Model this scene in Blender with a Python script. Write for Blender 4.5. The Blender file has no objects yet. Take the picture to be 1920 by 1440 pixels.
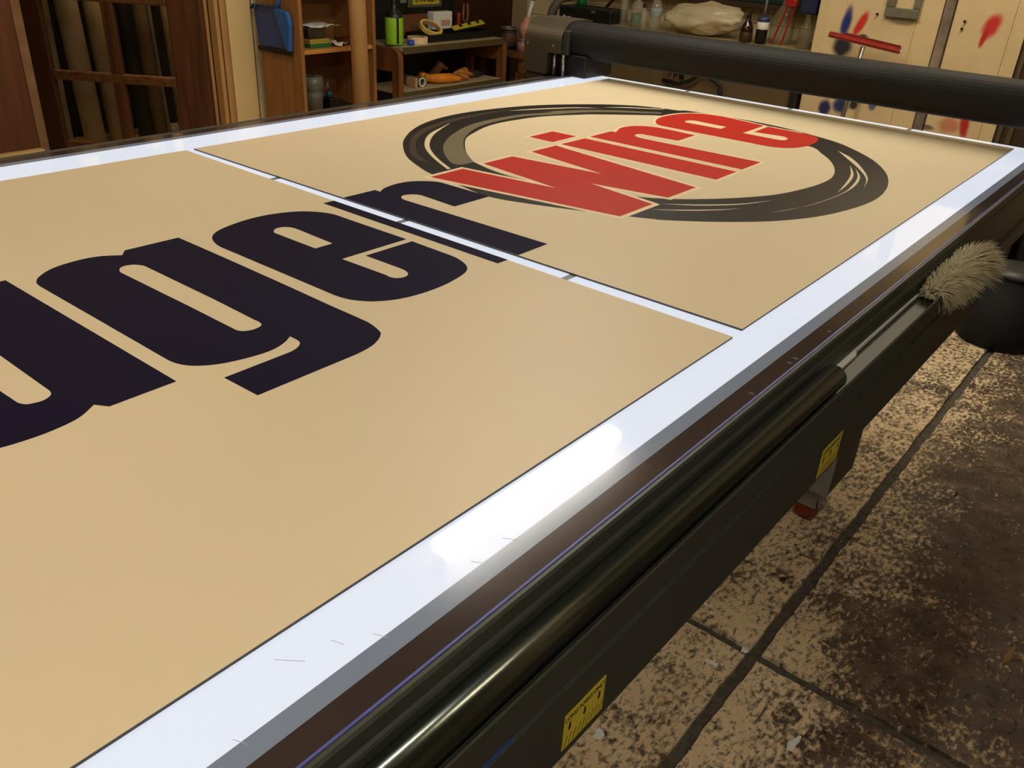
import bpy, bmesh, math, random, json
from mathutils import Vector, Matrix
from mathutils.geometry import tessellate_polygon
random.seed(7)
C = bpy.context.scene.collection
PI = math.pi
# ---------------------------------------------------------------- materials
def nodes(name):
    m = bpy.data.materials.new(name); m.use_nodes = True
    nt = m.node_tree; b = nt.nodes['Principled BSDF']
    return m, nt, b
def s2l(c):
    return tuple(((v/255)/12.92 if v/255 <= .04045 else (((v/255)+.055)/1.055)**2.4) for v in c)
def mat(name, col, rough=.5, metal=0., noise=.12, scale=30., spec=.5, coat=0., bump=0., trans=0., ior=1.45, stretch=(1,1,1)):
    """plain surface with a little procedural mottling; col is sRGB 0-255 albedo"""
    m, nt, b = nodes(name)
    L = s2l(col)
    tc = nt.nodes.new('ShaderNodeTexCoord'); mp = nt.nodes.new('ShaderNodeMapping')
    mp.inputs['Scale'].default_value = stretch
    nz = nt.nodes.new('ShaderNodeTexNoise'); nz.inputs['Scale'].default_value = scale; nz.inputs['Detail'].default_value = 5
    nt.links.new(tc.outputs['Object'], mp.inputs[0]); nt.links.new(mp.outputs[0], nz.inputs['Vector'])
    rp = nt.nodes.new('ShaderNodeValToRGB')
    rp.color_ramp.elements[0].position = .3; rp.color_ramp.elements[1].position = .7
    rp.color_ramp.elements[0].color = (*[v*(1-noise) for v in L], 1)
    rp.color_ramp.elements[1].color = (*[min(1, v*(1+noise)) for v in L], 1)
    nt.links.new(nz.outputs['Fac'], rp.inputs[0]); nt.links.new(rp.outputs[0], b.inputs['Base Color'])
    b.inputs['Roughness'].default_value = rough; b.inputs['Metallic'].default_value = metal
    b.inputs['Specular IOR Level'].default_value = spec; b.inputs['Coat Weight'].default_value = coat
    b.inputs['Coat Roughness'].default_value = .05
    b.inputs['Transmission Weight'].default_value = trans; b.inputs['IOR'].default_value = ior
    if bump:
        bp = nt.nodes.new('ShaderNodeBump'); bp.inputs['Strength'].default_value = bump; bp.inputs['Distance'].default_value = .004
        nt.links.new(nz.outputs['Fac'], bp.inputs['Height']); nt.links.new(bp.outputs[0], b.inputs['Normal'])
    return m
def wood(name, c1, c2, rough=.45, axis=2, scale=6):
    m, nt, b = nodes(name)
    tc = nt.nodes.new('ShaderNodeTexCoord'); mp = nt.nodes.new('ShaderNodeMapping')
    s = [scale*3]*3; s[axis] = scale*.18; mp.inputs['Scale'].default_value = s
    nz = nt.nodes.new('ShaderNodeTexNoise'); nz.inputs['Scale'].default_value = 2.2; nz.inputs['Detail'].default_value = 8; nz.inputs['Distortion'].default_value = .6
    nt.links.new(tc.outputs['Object'], mp.inputs[0]); nt.links.new(mp.outputs[0], nz.inputs['Vector'])
    rp = nt.nodes.new('ShaderNodeValToRGB')
    rp.color_ramp.elements[0].position = .35; rp.color_ramp.elements[1].position = .68
    rp.color_ramp.elements[0].color = (*s2l(c1), 1); rp.color_ramp.elements[1].color = (*s2l(c2), 1)
    nt.links.new(nz.outputs['Fac'], rp.inputs[0]); nt.links.new(rp.outputs[0], b.inputs['Base Color'])
    b.inputs['Roughness'].default_value = rough
    return m
def emis(name, col, strength, spec=False):
    m, nt, b = nodes(name)
    b.inputs['Base Color'].default_value = (*s2l(col), 1)
    b.inputs['Emission Color'].default_value = (*s2l(col), 1); b.inputs['Emission Strength'].default_value = strength
    b.inputs['Roughness'].default_value = .4
    return m
def glass(name, col, rough=.05, alpha=.25):
    """thin-walled clear plastic or glass: part see-through, part glossy"""
    m, nt, b = nodes(name)
    b.inputs['Base Color'].default_value = (*s2l(col), 1); b.inputs['Roughness'].default_value = rough
    b.inputs['Alpha'].default_value = alpha; b.inputs['Specular IOR Level'].default_value = .9
    return m
# ---------------------------------------------------------------- mesh helpers
def link(name, bm, m, parent=None, smooth=False, bevel=0., loc=None, seg=2):
    me = bpy.data.meshes.new(name); bm.normal_update(); bm.to_mesh(me); bm.free()
    me.materials.append(m)
    o = bpy.data.objects.new(name, me); C.objects.link(o)
    if smooth:
        for p in me.polygons: p.use_smooth = True
    if bevel:
        b = o.modifiers.new('bevel', 'BEVEL'); b.width = bevel; b.segments = seg; b.limit_method = 'ANGLE'; b.angle_limit = .6
    if loc: o.location = loc
    if parent:
        o.parent = parent
        if parent.type == 'EMPTY' and not loc: o.matrix_parent_inverse = (Matrix.Translation(parent.location) @ parent.rotation_euler.to_matrix().to_4x4()).inverted()
    return o
def box(x0, x1, y0, y1, z0, z1, bm=None):
    bm = bm or bmesh.new()
    v = [bm.verts.new((x, y, z)) for z in (z0, z1) for y in (y0, y1) for x in (x0, x1)]
    for f in ((0,2,3,1),(4,5,7,6),(0,1,5,4),(2,6,7,3),(0,4,6,2),(1,3,7,5)): bm.faces.new([v[i] for i in f])
    return bm
def obox(c, size, rz=0., bm=None, rx=0., ry=0.):
    """box centred at c, turned"""
    bm = bm or bmesh.new()
    n0 = len(bm.verts)
    box(-size[0]/2, size[0]/2, -size[1]/2, size[1]/2, -size[2]/2, size[2]/2, bm)
    bm.verts.ensure_lookup_table()
    M = Matrix.Translation(c) @ Matrix.Rotation(rz, 4, 'Z') @ Matrix.Rotation(ry, 4, 'Y') @ Matrix.Rotation(rx, 4, 'X')
    for v in bm.verts[n0:]: v.co = M @ v.co
    return bm
def frame(d):
    d = Vector(d).normalized(); a = Vector((0,0,1)) if abs(d.z) < .9 else Vector((1,0,0))
    u = d.cross(a).normalized(); return u, d.cross(u).normalized(), d
def tube(pts, r, n=16, bm=None, caps=True, close=False):
    """round tube through points, r scalar or list"""
    bm = bm or bmesh.new(); pts = [Vector(p) for p in pts]
    rs = r if isinstance(r, (list, tuple)) else [r]*len(pts); rings = []
    for i, p in enumerate(pts):
        a = pts[max(0, i-1)]; b = pts[min(len(pts)-1, i+1)]
        if i == 0: u, w, d = frame(b-a)
        else:
            d = (b-a).normalized(); u = (u - d*u.dot(d)).normalized(); w = d.cross(u)
        rings.append([bm.verts.new(p + (u*math.cos(2*PI*k/n) + w*math.sin(2*PI*k/n))*rs[i]) for k in range(n)])
    for A, B in zip(rings, rings[1:]):
        for k in range(n): bm.faces.new((A[k], A[(k+1) % n], B[(k+1) % n], B[k]))
    if caps:
        bm.faces.new(rings[0][::-1]); bm.faces.new(rings[-1])
    return bm
def lathe(prof, n=28, bm=None, c=(0,0,0), M=None):
    """prof: (r,z) list"""
    bm = bm or bmesh.new(); rings = []
    for r, z in prof:
        ring = []
        for k in range(n):
            p = Vector((c[0]+r*math.cos(2*PI*k/n), c[1]+r*math.sin(2*PI*k/n), c[2]+z))
            ring.append(bm.verts.new(M @ p if M else p))
        rings.append(ring)
    for A, B in zip(rings, rings[1:]):
        for k in range(n): bm.faces.new((A[k], A[(k+1) % n], B[(k+1) % n], B[k]))
    if prof[0][0] > 1e-5: bm.faces.new(rings[0][::-1])
    if prof[-1][0] > 1e-5: bm.faces.new(rings[-1])
    return bm
def annulus(ro, ri, z0, z1, n=36, bm=None, M=None):
    bm = bm or bmesh.new(); R = []
    for r, z in ((ro, z0), (ro, z1), (ri, z1), (ri, z0)):
        R.append([bm.verts.new((M or Matrix()) @ Vector((r*math.cos(2*PI*k/n), r*math.sin(2*PI*k/n), z))) for k in range(n)])
    for j in range(4):
        A, B = R[j], R[(j+1) % 4]
        for k in range(n): bm.faces.new((A[k], A[(k+1) % n], B[(k+1) % n], B[k]))
    return bm
def prism(prof, x0, x1, axis='x', bm=None):
    """profile extruded along an axis; prof in the two other axes, in order"""
    bm = bm or bmesh.new()
    def P(a, b, t): return {'x': (t, a, b), 'y': (a, t, b), 'z': (a, b, t)}[axis]
    A = [bm.verts.new(P(a, b, x0)) for a, b in prof]; B = [bm.verts.new(P(a, b, x1)) for a, b in prof]
    n = len(prof)
    for k in range(n): bm.faces.new((A[k], A[(k+1) % n], B[(k+1) % n], B[k]))
    for ring in (A, B):
        for t in tessellate_polygon([[v.co for v in ring]]):
            try: bm.faces.new([ring[i] for i in t])
            except ValueError: pass
    bmesh.ops.recalc_face_normals(bm, faces=bm.faces)
    return bm
def arc(cx, cy, r, a0, a1, n=8):
    return [(cx+r*math.cos(math.radians(a0+(a1-a0)*i/n)), cy+r*math.sin(math.radians(a0+(a1-a0)*i/n))) for i in range(n+1)]
# ---------------------------------------------------------------- tagging
def thing(name, label, cat, loc=(0,0,0), rz=0., group=None):
    o = bpy.data.objects.new(name, None); C.objects.link(o); o.location = loc; o.rotation_euler = (0,0,rz)
    o.empty_display_size = .05
    return tag(o, label, cat, group)
def tag(o, label, cat, group=None, kind=None):
    o['label'] = label; o['category'] = cat
    if group: o['group'] = group
    if kind: o['kind'] = kind
    return o
def struct(o, label=None):
    o['kind'] = 'structure'
    if label: o['label'] = label
    return o
LIT, L1S, L2S, L3S, L4S, L5S, EXPO = .74, 70, 40, 76, 48, 26, 0.0
LETTERS = '''{"g":[[[-412.5,751.2,1],[-400.4,766.6,1],[-316.7,765.0,1],[-316.6,729.3,1],[-317.9,532.5,0],[-320.1,413.7,1],[-320.3,361.2,0],[-321.2,340.0,0],[-327.0,317.9,0],[-332.6,308.0,0],[-347.8,297.4,0],[-366.1,290.6,0],[-395.4,287.8,1],[-521.9,288.2,1],[-523.4,344.6,1],[-442.3,344.6,1],[-428.4,346.6,0],[-416.8,353.3,0],[-412.6,361.7,0],[-412.1,377.2,1],[-424.7,369.5,0],[-441.5,363.7,0],[-460.5,362.7,0],[-491.4,368.5,0],[-514.6,377.6,0],[-531.5,391.5,0],[-539.4,406.2,0],[-542.0,423.8,1],[-542.9,711.1,1],[-541.8,725.6,0],[-538.3,735.5,0],[-530.5,746.8,0],[-511.3,761.7,0],[-489.6,769.7,0],[-457.7,772.1,0],[-436.4,767.3,0],[-424.3,759.7,0]],[[-443.5,702.3,0],[-435.3,710.0,0],[-423.2,708.6,0],[-415.2,699.9,0],[-412.5,690.3,1],[-411.8,532.0,1],[-413.4,444.4,1],[-413.1,436.0,0],[-415.5,427.1,0],[-422.6,423.0,0],[-433.6,422.9,0],[-442.3,428.0,0],[-445.4,436.7,1],[-445.4,526.9,1],[-447.1,689.9,1]]],"e":[[[-282.6,729.7,0],[-265.8,747.7,0],[-239.9,759.9,0],[-192.5,769.4,0],[-151.2,767.5,0],[-115.7,755.9,0],[-94.0,739.9,0],[-78.4,716.3,0],[-72.7,695.2,0],[-72.9,670.1,1],[-71.9,530.8,1],[-200.1,531.8,1],[-197.4,445.3,1],[-198.5,433.1,0],[-194.4,424.2,0],[-183.2,420.4,0],[-172.8,424.9,0],[-167.4,434.4,0],[-165.5,447.5,1],[-166.6,519.4,1],[-72.2,518.5,1],[-74.4,433.6,1],[-81.3,405.1,0],[-93.1,385.5,0],[-109.6,374.0,0],[-140.6,365.6,0],[-174.1,361.3,0],[-214.9,362.9,0],[-247.5,371.0,0],[-272.3,386.3,0],[-283.3,399.4,0],[-291.4,415.9,0],[-294.9,442.4,1],[-295.5,683.7,1],[-292.9,704.2,0]],[[-196.5,695.4,0],[-186.6,703.0,0],[-174.5,702.3,0],[-165.7,691.4,0],[-164.2,676.9,1],[-167.2,592.0,1],[-199.6,591.9,1],[-200.2,679.5,1],[-200.1,687.9,0]]],"rn":[[[-45.6,758.8,1],[-26.7,758.6,1],[-29.8,364.5,1],[-49.0,365.5,1]]],"rf":[[[1.2,761.5,1],[74.0,760.7,1],[72.9,746.6,1],[96.6,759.2,0],[129.8,764.7,0],[160.2,760.6,0],[184.7,743.8,0],[199.5,723.2,0],[201.0,696.0,1],[200.8,596.9,1],[108.1,597.1,1],[113.4,682.0,1],[109.4,692.0,0],[102.4,699.0,0],[89.5,702.8,0],[77.7,696.8,0],[71.5,684.3,0],[71.0,664.4,1],[73.7,367.1,1],[3.0,366.8,1]]],"u":[[[-565.7,776.4,1],[-562.0,371.8,1],[-635.3,373.1,1],[-643.7,385.8,1],[-658.2,376.0,0],[-668.2,371.3,0],[-683.6,368.2,0],[-705.8,367.0,0],[-737.4,373.5,1]],[[-660.8,553.4,1],[-659.9,454.2,1],[-660.0,444.4,0],[-661.7,436.2,0],[-671.8,428.8,0],[-682.1,429.8,0],[-688.2,432.9,0],[-692.1,443.2,1],[-693.4,476.7,1]]],"w":[[[213.1,756.9,1],[306.2,758.2,1],[338.7,549.0,1],[369.8,759.1,1],[463.5,759.0,1],[494.6,550.3,1],[529.2,758.8,1],[618.6,759.1,1],[555.3,369.4,1],[449.0,369.8,1],[417.7,525.0,1],[390.4,368.2,1],[281.4,368.2,1]]],"dot":[[[638.6,851.7,1],[731.0,853.3,1],[733.2,784.9,1],[638.9,783.9,1]]],"i":[[[638.3,759.7,1],[732.3,759.5,1],[734.6,370.9,1],[640.2,370.0,1]]],"r2":[[[756.6,762.2,1],[848.0,762.9,1],[849.6,749.4,1],[904.5,769.3,0],[952.1,760.1,0],[979.6,727.9,0],[985.8,683.1,1],[981.8,604.2,1],[891.7,601.0,1],[884.5,689.0,1],[878.6,701.2,0],[857.9,700.8,0],[846.7,684.4,0],[844.4,661.3,1],[855.2,372.7,1],[760.7,371.4,1]]],"e2":[[[1037.3,749.8,0],[1079.4,769.3,0],[1130.0,775.4,0],[1191.2,766.1,0],[1235.3,739.1,0],[1256.7,699.4,0],[1257.8,649.9,1],[1240.4,542.0,1],[1108.0,538.4,1],[1107.4,445.5,1],[1113.1,433.6,0],[1136.0,432.0,0],[1152.4,445.0,0],[1155.3,458.0,1],[1143.5,525.0,1],[1238.4,530.1,1],[1235.1,451.0,1],[1233.3,420.6,0],[1220.1,391.9,0],[1191.6,376.2,0],[1145.9,367.7,0],[1093.8,368.8,0],[1047.0,385.1,0],[1022.3,416.0,0],[1016.7,455.9,1],[1009.7,704.8,1],[1016.9,732.0,0]],[[1109.2,704.0,0],[1128.0,706.9,0],[1143.3,695.5,1],[1140.7,601.4,1],[1106.2,598.6,1],[1103.2,686.5,1],[1102.2,697.4,0]]],"mouth":[[[1105.3,538.9,1],[1098.2,440.9,1],[1126.1,424.8,1],[1159.6,439.3,1],[1155.4,528.6,1],[1242.9,530.0,1],[1243.4,546.4,1]]],"ring":[[[231.2,774.5,0],[250.6,825.5,0],[286.1,894.6,0],[343.2,965.8,0],[393.4,1014.0,0],[476.0,1070.9,0],[559.6,1108.3,0],[655.8,1128.7,0],[755.3,1128.4,0],[879.6,1106.4,0],[975.4,1072.8,0],[1088.9,1004.0,0],[1168.7,933.3,0],[1217.1,853.8,0],[1232.2,791.5,0],[1247.4,780.4,0],[1267.8,655.0,0],[1268.4,558.0,0],[1258.3,485.1,0],[1224.7,377.6,0],[1196.0,319.2,0],[1135.6,248.6,0],[1079.9,198.4,0],[998.0,147.5,0],[920.9,115.8,0],[839.1,95.3,0],[751.2,86.9,0],[664.5,94.9,0],[564.1,119.5,0],[479.9,159.0,0],[417.3,205.2,0],[365.1,255.0,0],[319.4,307.7,0],[313.1,320.8,0],[294.1,355.2,0],[257.0,432.4,0],[221.9,515.5,0],[199.4,595.2,0],[215.5,690.3,0]],[[1101.0,356.8,0],[1055.0,313.9,0],[994.9,268.4,0],[922.9,231.7,0],[855.4,211.7,0],[788.8,208.5,0],[710.5,218.5,0],[630.6,239.1,0],[559.8,274.8,0],[501.3,314.4,0],[451.8,357.5,0],[412.1,411.4,0],[338.3,636.2,0],[363.0,775.7,0],[403.7,833.4,0],[456.4,887.8,0],[511.8,934.1,0],[565.8,959.7,0],[657.2,989.6,0],[742.4,993.3,0],[850.1,976.2,0],[969.7,920.4,0],[1003.0,896.2,0],[1072.5,835.9,0],[1124.7,784.7,0],[1179.2,642.6,0]]],"gap1":[[[609.3,1070.8,1],[558.1,1050.6,0],[475.8,1015.9,0],[407.8,964.2,0],[362.1,914.4,0],[322.1,853.8,0],[279.7,775.1,1],[289.0,774.6,1],[324.3,840.8,0],[364.2,900.8,0],[409.3,950.4,0],[475.7,1002.4,0],[549.7,1042.6,0]]],"gap2":[[[829.6,1078.9,1],[911.3,1053.8,0],[1018.7,999.2,0],[1081.1,942.6,1],[1010.9,993.6,0],[902.7,1047.0,0]]],"gap3":[[[1117.7,299.5,1],[1070.2,250.2,0],[996.5,199.5,0],[907.1,154.4,0],[824.3,133.3,1],[904.1,157.0,0],[979.2,199.3,0],[1047.7,248.2,0]]],"gap4":[[[979.1,206.6,1],[904.8,170.0,0],[811.6,150.5,0],[708.6,150.0,0],[608.7,162.9,0],[504.7,195.4,1],[570.1,172.7,0],[656.3,156.0,0],[758.5,150.1,0],[851.0,162.0,0],[912.0,177.7,0]]],"gap5":[[[993.9,223.9,1],[916.3,187.8,0],[828.9,167.9,0],[744.7,158.4,1],[836.1,174.7,0],[911.1,192.3,0]]],"gap6":[[[404.6,358.4,1],[446.5,307.1,0],[517.9,253.4,0],[594.2,224.1,1],[522.6,255.7,0],[452.3,310.2,0]]],"gap7":[[[356.5,356.2,1],[402.1,305.3,0],[452.4,265.2,0],[492.4,243.2,1],[456.2,267.1,0],[407.0,308.0,0]]],"gap8":[[[1089.2,948.1,1],[1139.9,904.5,0],[1204.9,832.2,0],[1235.8,826.8,0],[1259.9,752.5,1],[1222.2,836.7,0],[1211.8,836.2,0],[1148.3,909.8,0]]],"grey":[[[397.3,898.1,0],[442.8,936.5,0],[508.5,976.9,0],[615.8,1021.2,0],[708.8,1034.1,0],[826.0,1026.7,0],[923.0,997.0,0],[875.7,1025.9,0],[1037.1,945.6,0],[1166.0,809.2,1],[1149.6,799.4,1],[1011.0,927.5,0],[840.0,997.8,0],[875.0,995.4,0],[764.3,1011.3,0],[654.1,1003.9,0],[578.6,977.7,0],[508.9,936.3,0],[446.8,883.1,0],[403.7,833.4,0],[364.2,780.2,1],[323.2,786.7,0],[344.2,835.8,0]]],"grey2":[[[361.6,963.4,0],[413.6,1011.2,0],[491.7,1058.8,0],[571.5,1084.4,0],[641.0,1100.4,0],[743.1,1099.4,0],[857.2,1087.9,1],[726.1,1084.4,0],[641.8,1079.7,0],[568.9,1064.3,0],[489.5,1039.5,0],[416.5,995.8,0],[371.4,955.6,0],[317.3,892.0,0],[274.9,805.3,1],[283.0,830.8,0],[300.7,894.0,0]]]}'''
CAMR = [[0.6342995, -0.7715404, 0.0488825], [-0.3420508, -0.3367873, -0.8772546], [0.6933004, 0.5397218, -0.47753]]
CAMC = [-0.959552, -0.38227, 1.341451]
# ---------------------------------------------------------------- materials
M = dict(
 lit=None,
 rail=mat('dark_bronze_aluminium', (58,60,53), .45, .15, .05, 60),
 rail2=mat('dark_grey_tray', (50,51,47), .5, .3, .05, 60),
 black=mat('black_rubber', (16,16,15), .6, 0, .1, 40),
 blackp=mat('black_plastic', (22,22,21), .35, 0, .1, 40),
 blue=mat('blue_strip', (28,70,170), .5, 0, .1, 40),
 violet=mat('violet_mat_edge', (74,80,150), .45, 0, .12, 18, stretch=(3,1,1)),
 border=mat('grey_mat_border', (100,110,126), .14, 0, .03, 8, spec=.5, coat=.2),
 rib_shade=mat('grey_rib_shadow', (118,124,130), .4, 0, .02, 8),
 beige=mat('beige_sign_face', (208,192,158), .45, 0, .015, 3, spec=.3),
 core=mat('dark_panel_core', (62,62,62), .5, 0, .05, 50),
 navy=mat('navy_vinyl', (20,14,40), .65, 0, .03, 20, spec=.08),
 red=mat('red_vinyl', (178,36,20), .5, 0, .03, 20, spec=.2),
 halo=mat('peach_vinyl', (226,204,166), .42, 0, .02, 20, spec=.35),
 ring=mat('dark_brown_vinyl', (28,25,21), .4, 0, .04, 12, spec=.35),
 ringg=mat('olive_grey_vinyl', (112,102,78), .4, 0, .15, 5, spec=.35),
 ringm=mat('dark_olive_vinyl', (62,53,42), .4, 0, .08, 5, spec=.35),
 tubem=mat('dark_satin_roll', (96,102,96), .21, .95, .01, 4),
 paper=mat('white_liner', (226,226,216), .5, 0, .04, 40),
 yellow=mat('yellow_label', (190,174,52), .5, 0, .04, 40),
 ink=mat('black_ink', (22,20,18), .5, 0, .05, 40),
 steel=mat('brushed_steel', (175,172,165), .3, .9, .08, 60),
 zinc=mat('zinc_plate', (150,152,152), .4, .6, .08, 60),
 redrub=mat('brown_red_wheel', (120,45,22), .5, 0, .1, 40),
 white=mat('white_plastic', (225,222,210), .45, 0, .04, 30),
 cream=mat('cream_paint', (214,188,132), .55, 0, .04, 6, bump=.1),
 creamd=mat('cream_moulding', (178,136,84), .55, 0, .05, 6),
 gwood=wood('orange_oak', (130,86,44), (160,112,60)),
 dwood=wood('dark_red_wood', (66,36,16), (98,56,26)),
 dwoodx=wood('dark_red_wood_x', (78,46,20), (112,70,32), axis=0),
 beech=wood('brown_beech', (92,56,28), (128,80,42)),
 ply=mat('pale_laminate', (176,160,128), .35, 0, .08, 10),
 card=mat('cardboard', (176,140,92), .8, 0, .1, 14),
 card2=mat('grey_brown_card', (158,138,104), .85, 0, .12, 10),
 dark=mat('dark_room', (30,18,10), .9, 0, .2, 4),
 darkw=mat('dark_brown_panel', (60,42,26), .6, 0, .1, 6),
 lime=mat('lime_label', (138,192,40), .5, 0, .05, 30),
 dustb=mat('blue_plastic', (44,66,128), .35, 0, .05, 30),
 dustl=mat('light_blue_plastic', (44,98,170), .35, 0, .05, 30),
 tape=mat('cream_tape', (226,204,160), .6, 0, .04, 30),
 orange=mat('orange_leather', (214,128,28), .7, 0, .15, 30),
 tan=mat('tan_leather', (132,84,48), .8, 0, .15, 30),
 pvc=mat('grey_pvc', (104,102,92), .35, 0, .05, 30),
 green=mat('green_plastic', (30,110,60), .3, 0, .1, 30),
 teal=mat('teal_plastic', (24,74,84), .4, 0, .1, 30),
 pink=mat('pink_plastic', (196,140,116), .4, 0, .05, 30),
 bag=mat('clear_white_plastic', (196,182,148), .3, 0, .1, 9, bump=.5),
 amber=mat('brown_glass', (42,22,10), .08, 0, .1, 20, spec=.8),
 fur=mat('cream_fleece', (172,162,132), .9, 0, .12, 60),
 darkc=mat('dark_fabric', (44,40,34), .9, 0, .2, 30),
 hose=mat('grey_hose', (96,88,74), .5, 0, .05, 90),
 redpl=mat('red_plastic', (150,34,22), .35, 0, .06, 30),
 tin=mat('tin', (96,90,80), .3, .8, .1, 40),
)
# lit white table top: an acrylic sheet lit from below
m, nt, b = nodes('lit_white_acrylic')
b.inputs['Base Color'].default_value = (.22,.23,.25,1)
b.inputs['Emission Color'].default_value = (.80,.87,1,1); b.inputs['Emission Strength'].default_value = LIT
b.inputs['Roughness'].default_value = .03; b.inputs['Specular IOR Level'].default_value = .75
M['lit'] = m
nb = M['border'].node_tree.nodes['Principled BSDF']; nb.inputs['Emission Color'].default_value = (.8,.87,1,1); nb.inputs['Emission Strength'].default_value = .07   # light leaking into the rim of the lit sheet
# glossy overhang of the clear mat, brown ceiling reflection painted into its colour
m, nt, b = nodes('clear_mat_brown_reflection')
tc = nt.nodes.new('ShaderNodeTexCoord'); nz = nt.nodes.new('ShaderNodeTexNoise'); nz.inputs['Scale'].default_value = 5
rp = nt.nodes.new('ShaderNodeValToRGB'); rp.color_ramp.elements[0].color = (*s2l((44,38,40)),1); rp.color_ramp.elements[1].color = (*s2l((66,54,46)),1)
nt.links.new(tc.outputs['Object'], nz.inputs['Vector']); nt.links.new(nz.outputs['Fac'], rp.inputs[0]); nt.links.new(rp.outputs[0], b.inputs['Base Color'])
b.inputs['Roughness'].default_value = .09; b.inputs['Specular IOR Level'].default_value = .6
M['mat'] = m
# ---------------------------------------------------------------- floor
m, nt, b = nodes('worn_painted_slabs')
tc = nt.nodes.new('ShaderNodeTexCoord'); N = nt.nodes; Lk = nt.links.new
def noise(scale, detail=8, dist=0., st=(1,1,1), rot=0., rough=.6):
    mp = N.new('ShaderNodeMapping'); mp.inputs['Scale'].default_value = st; mp.inputs['Rotation'].default_value = (0,0,rot)
    Lk(tc.outputs['Object'], mp.inputs[0])
    n = N.new('ShaderNodeTexNoise'); n.inputs['Scale'].default_value = scale; n.inputs['Detail'].default_value = detail
    n.inputs['Distortion'].default_value = dist; n.inputs['Roughness'].default_value = rough
    Lk(mp.outputs[0], n.inputs['Vector']); return n.outputs['Fac']
def math_(op, a, b_=None, clamp=False):
    n = N.new('ShaderNodeMath'); n.operation = op; n.use_clamp = clamp
    for i, v in enumerate((a, b_)):
        if v is None: continue
        if isinstance(v, (int, float)): n.inputs[i].default_value = v
        else: Lk(v, n.inputs[i])
    return n.outputs[0]
def ramp(f, stops):
    r = N.new('ShaderNodeValToRGB'); Lk(f, r.inputs[0])
    while len(r.color_ramp.elements) < len(stops): r.color_ramp.elements.new(.5)
    for e, (p, c) in zip(r.color_ramp.elements, stops): e.position = p; e.color = (*s2l(c), 1)
    return r.outputs[0]
def mix(f, a, b_):
    n = N.new('ShaderNodeMix'); n.data_type = 'RGBA'; Lk(f, n.inputs[0]); Lk(a, n.inputs[6]); Lk(b_, n.inputs[7]); return n.outputs[2]
sep = N.new('ShaderNodeSeparateXYZ'); Lk(tc.outputs['Object'], sep.inputs[0])
yy = math_('MULTIPLY', math_('ADD', sep.outputs[1], .06), 0.72, False)
yy = math_('MINIMUM', math_('MAXIMUM', yy, -.12), .05)          # paint kept under and near the table, walked off outside
big = noise(3.2, 3); mid = noise(11, 8, .4); fine = noise(55, 6, .3, (1,1.6,1), .6); scr = noise(9, 6, 1.2, (1.2,7,1), .9); scr2 = noise(9, 6, 1.0, (7,1.3,1), .35)
f = math_('ADD', math_('MULTIPLY', big, .33), math_('MULTIPLY', mid, .45))
f = math_('ADD', f, math_('MULTIPLY', fine, .75)); f = math_('ADD', f, math_('MULTIPLY', math_('MAXIMUM', scr, scr2), .40))
xx = math_('MINIMUM', math_('MAXIMUM', math_('MULTIPLY', math_('SUBTRACT', .75, sep.outputs[0]), .09), -.02), .05)
f = math_('ADD', math_('ADD', f, math_('ADD', yy, xx)), -.495)
paint = ramp(f, [(.43,(0,0,0)),(.58,(255,255,255))])
tan = ramp(noise(4, 4), [(.3,(218,192,150)),(.7,(246,224,184))])
dirt = ramp(noise(14, 8, .5), [(.3,(70,58,49)),(.55,(104,88,75)),(.75,(142,124,107))])
aisle = math_('MINIMUM', math_('MAXIMUM', math_('MULTIPLY', math_('ADD', sep.outputs[1], math_('MULTIPLY', big, .25)), -2.2), 0.), 1.)   # blends both floor tones darker towards negative Y
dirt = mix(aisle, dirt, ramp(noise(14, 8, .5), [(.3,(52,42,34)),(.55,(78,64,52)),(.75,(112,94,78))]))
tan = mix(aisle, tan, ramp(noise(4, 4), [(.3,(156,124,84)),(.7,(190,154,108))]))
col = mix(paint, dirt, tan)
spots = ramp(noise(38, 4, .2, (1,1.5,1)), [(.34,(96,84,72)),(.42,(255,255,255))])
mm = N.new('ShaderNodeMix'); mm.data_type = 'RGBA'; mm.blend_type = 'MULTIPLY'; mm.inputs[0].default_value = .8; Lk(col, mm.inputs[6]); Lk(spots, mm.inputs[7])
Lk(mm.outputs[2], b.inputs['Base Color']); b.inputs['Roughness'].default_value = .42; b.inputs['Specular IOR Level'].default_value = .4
bp = N.new('ShaderNodeBump'); bp.inputs['Strength'].default_value = .35; bp.inputs['Distance'].default_value = .003; Lk(f, bp.inputs['Height']); Lk(bp.outputs[0], b.inputs['Normal'])
M['floor'] = m
M['grout'] = mat('dark_mortar', (86,80,70), .85, 0, .35, 60, bump=1.)
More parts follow.
